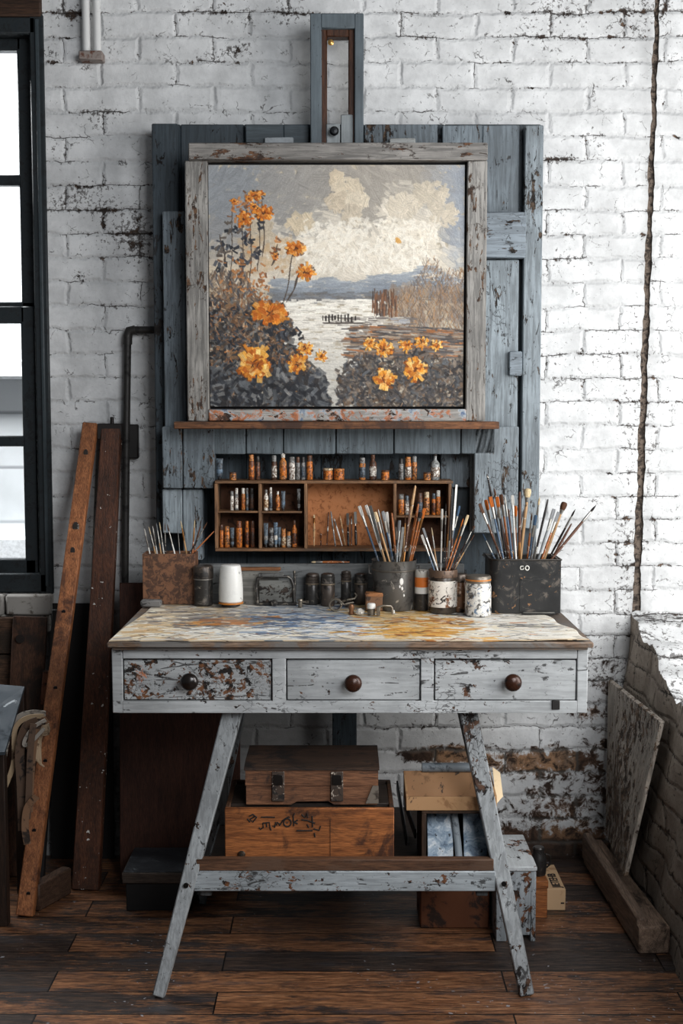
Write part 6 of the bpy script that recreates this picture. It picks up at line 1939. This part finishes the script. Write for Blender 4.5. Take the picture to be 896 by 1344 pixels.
# rail on the table that carries the straps
rA, rB = at(-40, 955, -.44), at(57, 950, -.44)
MB().bar(rA, rB, .014, .014, (0, 1, 0), .002).build('hanging_rail', wood((34, 24, 20), (60, 42, 32), 'x', seed=69), st)
SN = [0]
def strap(pxs, lab, mat, wd, th, dy, name='strap', cat='strap'):
    SN[0] += 1
    y0_ = -.455 - .011 * SN[0]
    pts = [at(a, b, y0_ + dy * k * .08) for a, b, k in pxs]
    # smooth the path
    cv = []
    for i in range(len(pts) - 1):
        p0_, p1_, p2_, p3_ = pts[max(0, i - 1)], pts[i], pts[i + 1], pts[min(len(pts) - 1, i + 2)]
        for s_ in np.linspace(0, 1, 7)[: 7 if i == len(pts) - 2 else 6]:
            cv.append(.5 * ((2 * p1_) + (p2_ - p0_) * s_ + (2 * p0_ - 5 * p1_ + 4 * p2_ - p3_) * s_ ** 2 + (3 * p1_ - p0_ - 3 * p2_ + p3_) * s_ ** 3))
    n_ = len(cv)
    vs, fs = [], []
    for i, p in enumerate(cv):
        d = (cv[min(n_ - 1, i + 1)] - cv[max(0, i - 1)]).normalized()
        sd = d.cross(Vector((0, 1, 0)))
        if sd.length < .2: sd = Vector((1, 0, 0))
        sd = (sd.normalized() * .97 + Vector((0, .2, 0))).normalized()
        nn = d.cross(sd).normalized()
        for a_, b_2 in ((-1, -1), (1, -1), (1, 1), (-1, 1)):
            vs.append(p + sd * a_ * wd / 2 + nn * b_2 * th / 2)
    for i in range(n_ - 1):
        for k in range(4):
            k2 = (k + 1) % 4
            fs.append((i * 4 + k, i * 4 + k2, (i + 1) * 4 + k2, (i + 1) * 4 + k))
    fs += [(0, 1, 2, 3), tuple((n_ - 1) * 4 + k for k in range(4))]
    o = MB().add(vs, fs).build(name, mat, None, angle=60)
    tag(o, lab, cat, 'straps and rags hung at the window side')
    return o
LE = grime((128, 96, 72), (44, 34, 28), .45, .55, 0, 22, 2)
LE2 = grime((92, 72, 58), (30, 24, 21), .45, .5, 0, 22, 5)
LE3 = grime((176, 152, 122), (88, 70, 56), .45, .7, 0, 22, 3)
CL = grime((160, 152, 142), (62, 56, 52), .45, .9, 0, 16, 3)
strap([(60, 937, -.2), (40, 936, -.6), (22, 944, -.9), (10, 968, -1), (2, 1010, -1), (-6, 1060, -1)], 'grey cloth strap looping over the rail, nearest the blue-grey top', CL, .018, .003, .05)
strap([(58, 940, .0), (36, 942, -.5), (20, 957, -.8), (18, 1000, -.9), (8, 1030, -.8), (0, 1044, -.8)], 'pale leather strap crossing low behind the others', LE3, .014, .003, .045)
strap([(62, 944, .1), (52, 951, -.3), (44, 975, -.5), (40, 1020, -.5), (38, 1066, -.5)], 'brown leather strap hanging straight beside the table leg', LE, .022, .003, .05)
strap([(50, 946, .1), (34, 955, -.1), (26, 985, -.2), (28, 1030, -.2), (30, 1090, -.2)], 'dark leather strap hanging longest below the rail', LE2, .026, .003, .05)
strap([(60, 945, -.2), (46, 953, -.5), (34, 968, -.6), (32, 978, -.5), (42, 973, -.4), (58, 956, -.3)], 'grey cord loop curled at the end of the rail', CL, .010, .004, .06, 'cord', 'cord')
strap([(44, 950, .3), (40, 985, .2), (38, 1040, .2), (36, 1075, .2)], 'thin dark strap hanging behind, next to the trestle leg', LE2, .018, .003, .05)
strap([(48, 1045, .6), (36, 1060, .4), (33, 1085, .3), (36, 1108, .3)], 'low brown loop hanging by the trestle leg', LE, .020, .003, .05)
# fringed rag
t = thing('fringed_rag', 'bundle of pale fringed rag tucked behind the trestle leg', 'rag', at(48, 975, -.45))
mb = MB()
for k in range(13):
    a0_ = at(58 - k * .4, 955 + k * 1.2, -.43)
    a1_ = at(34 + k * 1.6, 978 + k * 2.1, -.47)
    a2_ = at(40 + k * 1.5, 992 + k * 1.2, -.47)
    mb.tube([a0_, a0_.lerp(a1_, .5) + Vector((0, -.01, .006)), a1_, a2_], [.004, .005, .004, .0025], 7)
ob_ = mb.build('fringe', grime((176, 152, 124), (104, 80, 62), .45, .9, 0, 30), t)
MB().lathe([(.0, -.02), (.014, -.016), (.018, 0), (.014, .016), (.0, .02)], at(58, 957, -.475), 14).build('knot', grime((150, 130, 106), (90, 70, 56), .4, .9), t)

# white conduit at the top of the wall
cd = thing('conduit_pair', 'pair of white painted conduits ending in a bracket high on the wall by the window', 'conduit', at(118, 70, -.03))
WP = grime((206, 206, 204), (150, 148, 144), .3, .45, 0, 20)
for px in (113, 127):
    a_, b_ = at(px, 68, -.03), at(px + .5, 68, -.03)
    a_.z = 3.24
    MB().tube([a_, b_], .0125, 14).build('pipe', WP, cd)
lo, hi = prect(103, 66, 134, 78, -.05, .05)
MB().box(lo, hi, .003).build('bracket', grime((136, 126, 120), (92, 58, 44), .5, .7, 0, 24), cd)

# ================================================================== RIGHT: LEANING BOARD AND FLOOR BEAM
BM = wood((96, 78, 65), (162, 136, 116), 'y', (44, 36, 31), .45, .75, seed=71)
pf = atz(866, 1258, 0)
bm_ = thing('floor_beam', 'rough old split beam lying on the floor along the low brick wall', 'beam', (pf.x, pf.y, 0))
p0 = Vector((.836, pf.y + .02, .040))
p1 = Vector((.800, -.10, .050))
MB().bar(p0, p1, .085, .078, (1, 0, 0), .006, .060, .08).build('lower_half', BM, bm_)
MB().bar(p0 + Vector((-.028, .02, .012)), p1 + Vector((-.020, 0, .02)), .03, .085, (1, 0, 0), .006).build('split_half', wood((104, 84, 70), (172, 146, 126), 'y', seed=72), bm_)
q = [at(797, 893, -.035), at(875, 947, -.30), at(823, 1152, -.42), at(800, 1122, -.10)]
lb_b = Vector((.842, -.34, .084))
quad = [Vector((at(803, 893, -.03).x, -.03, at(803, 893, -.03).z)), at(872, 948, -.56), at(824, 1150, -.52), at(799, 1092, -.07)]
quad = [q_ + Vector((-.012, 0, 0)) for q_ in quad]
lean = thing('leaning_board', 'scraped grey-brown board leaning against the low brick wall on the beam', 'board', quad[2])
MB().prism(quad, (.012, 0, .003)).build('panel', peel((190, 178, 164), (118, 96, 78), 1.2, 'z', 1.2, seed=73, dark=(58, 48, 41), crack=1.2), lean)

# ================================================================== LIGHT
w = bpy.data.worlds.new('world')
scene.world = w
w.use_nodes = True
bg = w.node_tree.nodes['Background']
bg.inputs[0].default_value = (.86, .93, 1, 1)
bg.inputs[1].default_value = .10

def area(name, loc, target, sx, sy, power, col):
    l = bpy.data.lights.new(name, 'AREA')
    l.shape = 'RECTANGLE'
    l.size, l.size_y = sx, sy
    l.energy = power
    l.color = col
    o = bpy.data.objects.new(name, l)
    COL.objects.link(o)
    o.location = loc
    o.rotation_euler = (Vector(target) - Vector(loc)).to_track_quat('-Z', 'Y').to_euler()
    return o
area('window_light_right', (2.05, -1.55, 1.6), (-.2, -.25, .95), 1.5, 1.9, 66, (1, .99, .975))
area('room_fill', (1.3, -3.9, 2.5), (.1, -.3, 1.0), 1.6, 1.4, 80, (.95, .97, 1))
area('street_daylight', (-1.5, .7, 3.2), (-1.5, 2.2, .6), 3, .8, 260, (.95, .98, 1))

scene.view_settings.view_transform = 'Standard'
scene.view_settings.look = 'None'
scene.view_settings.exposure = 0
try:
    scene.cycles.use_denoising = True
except Exception:
    pass
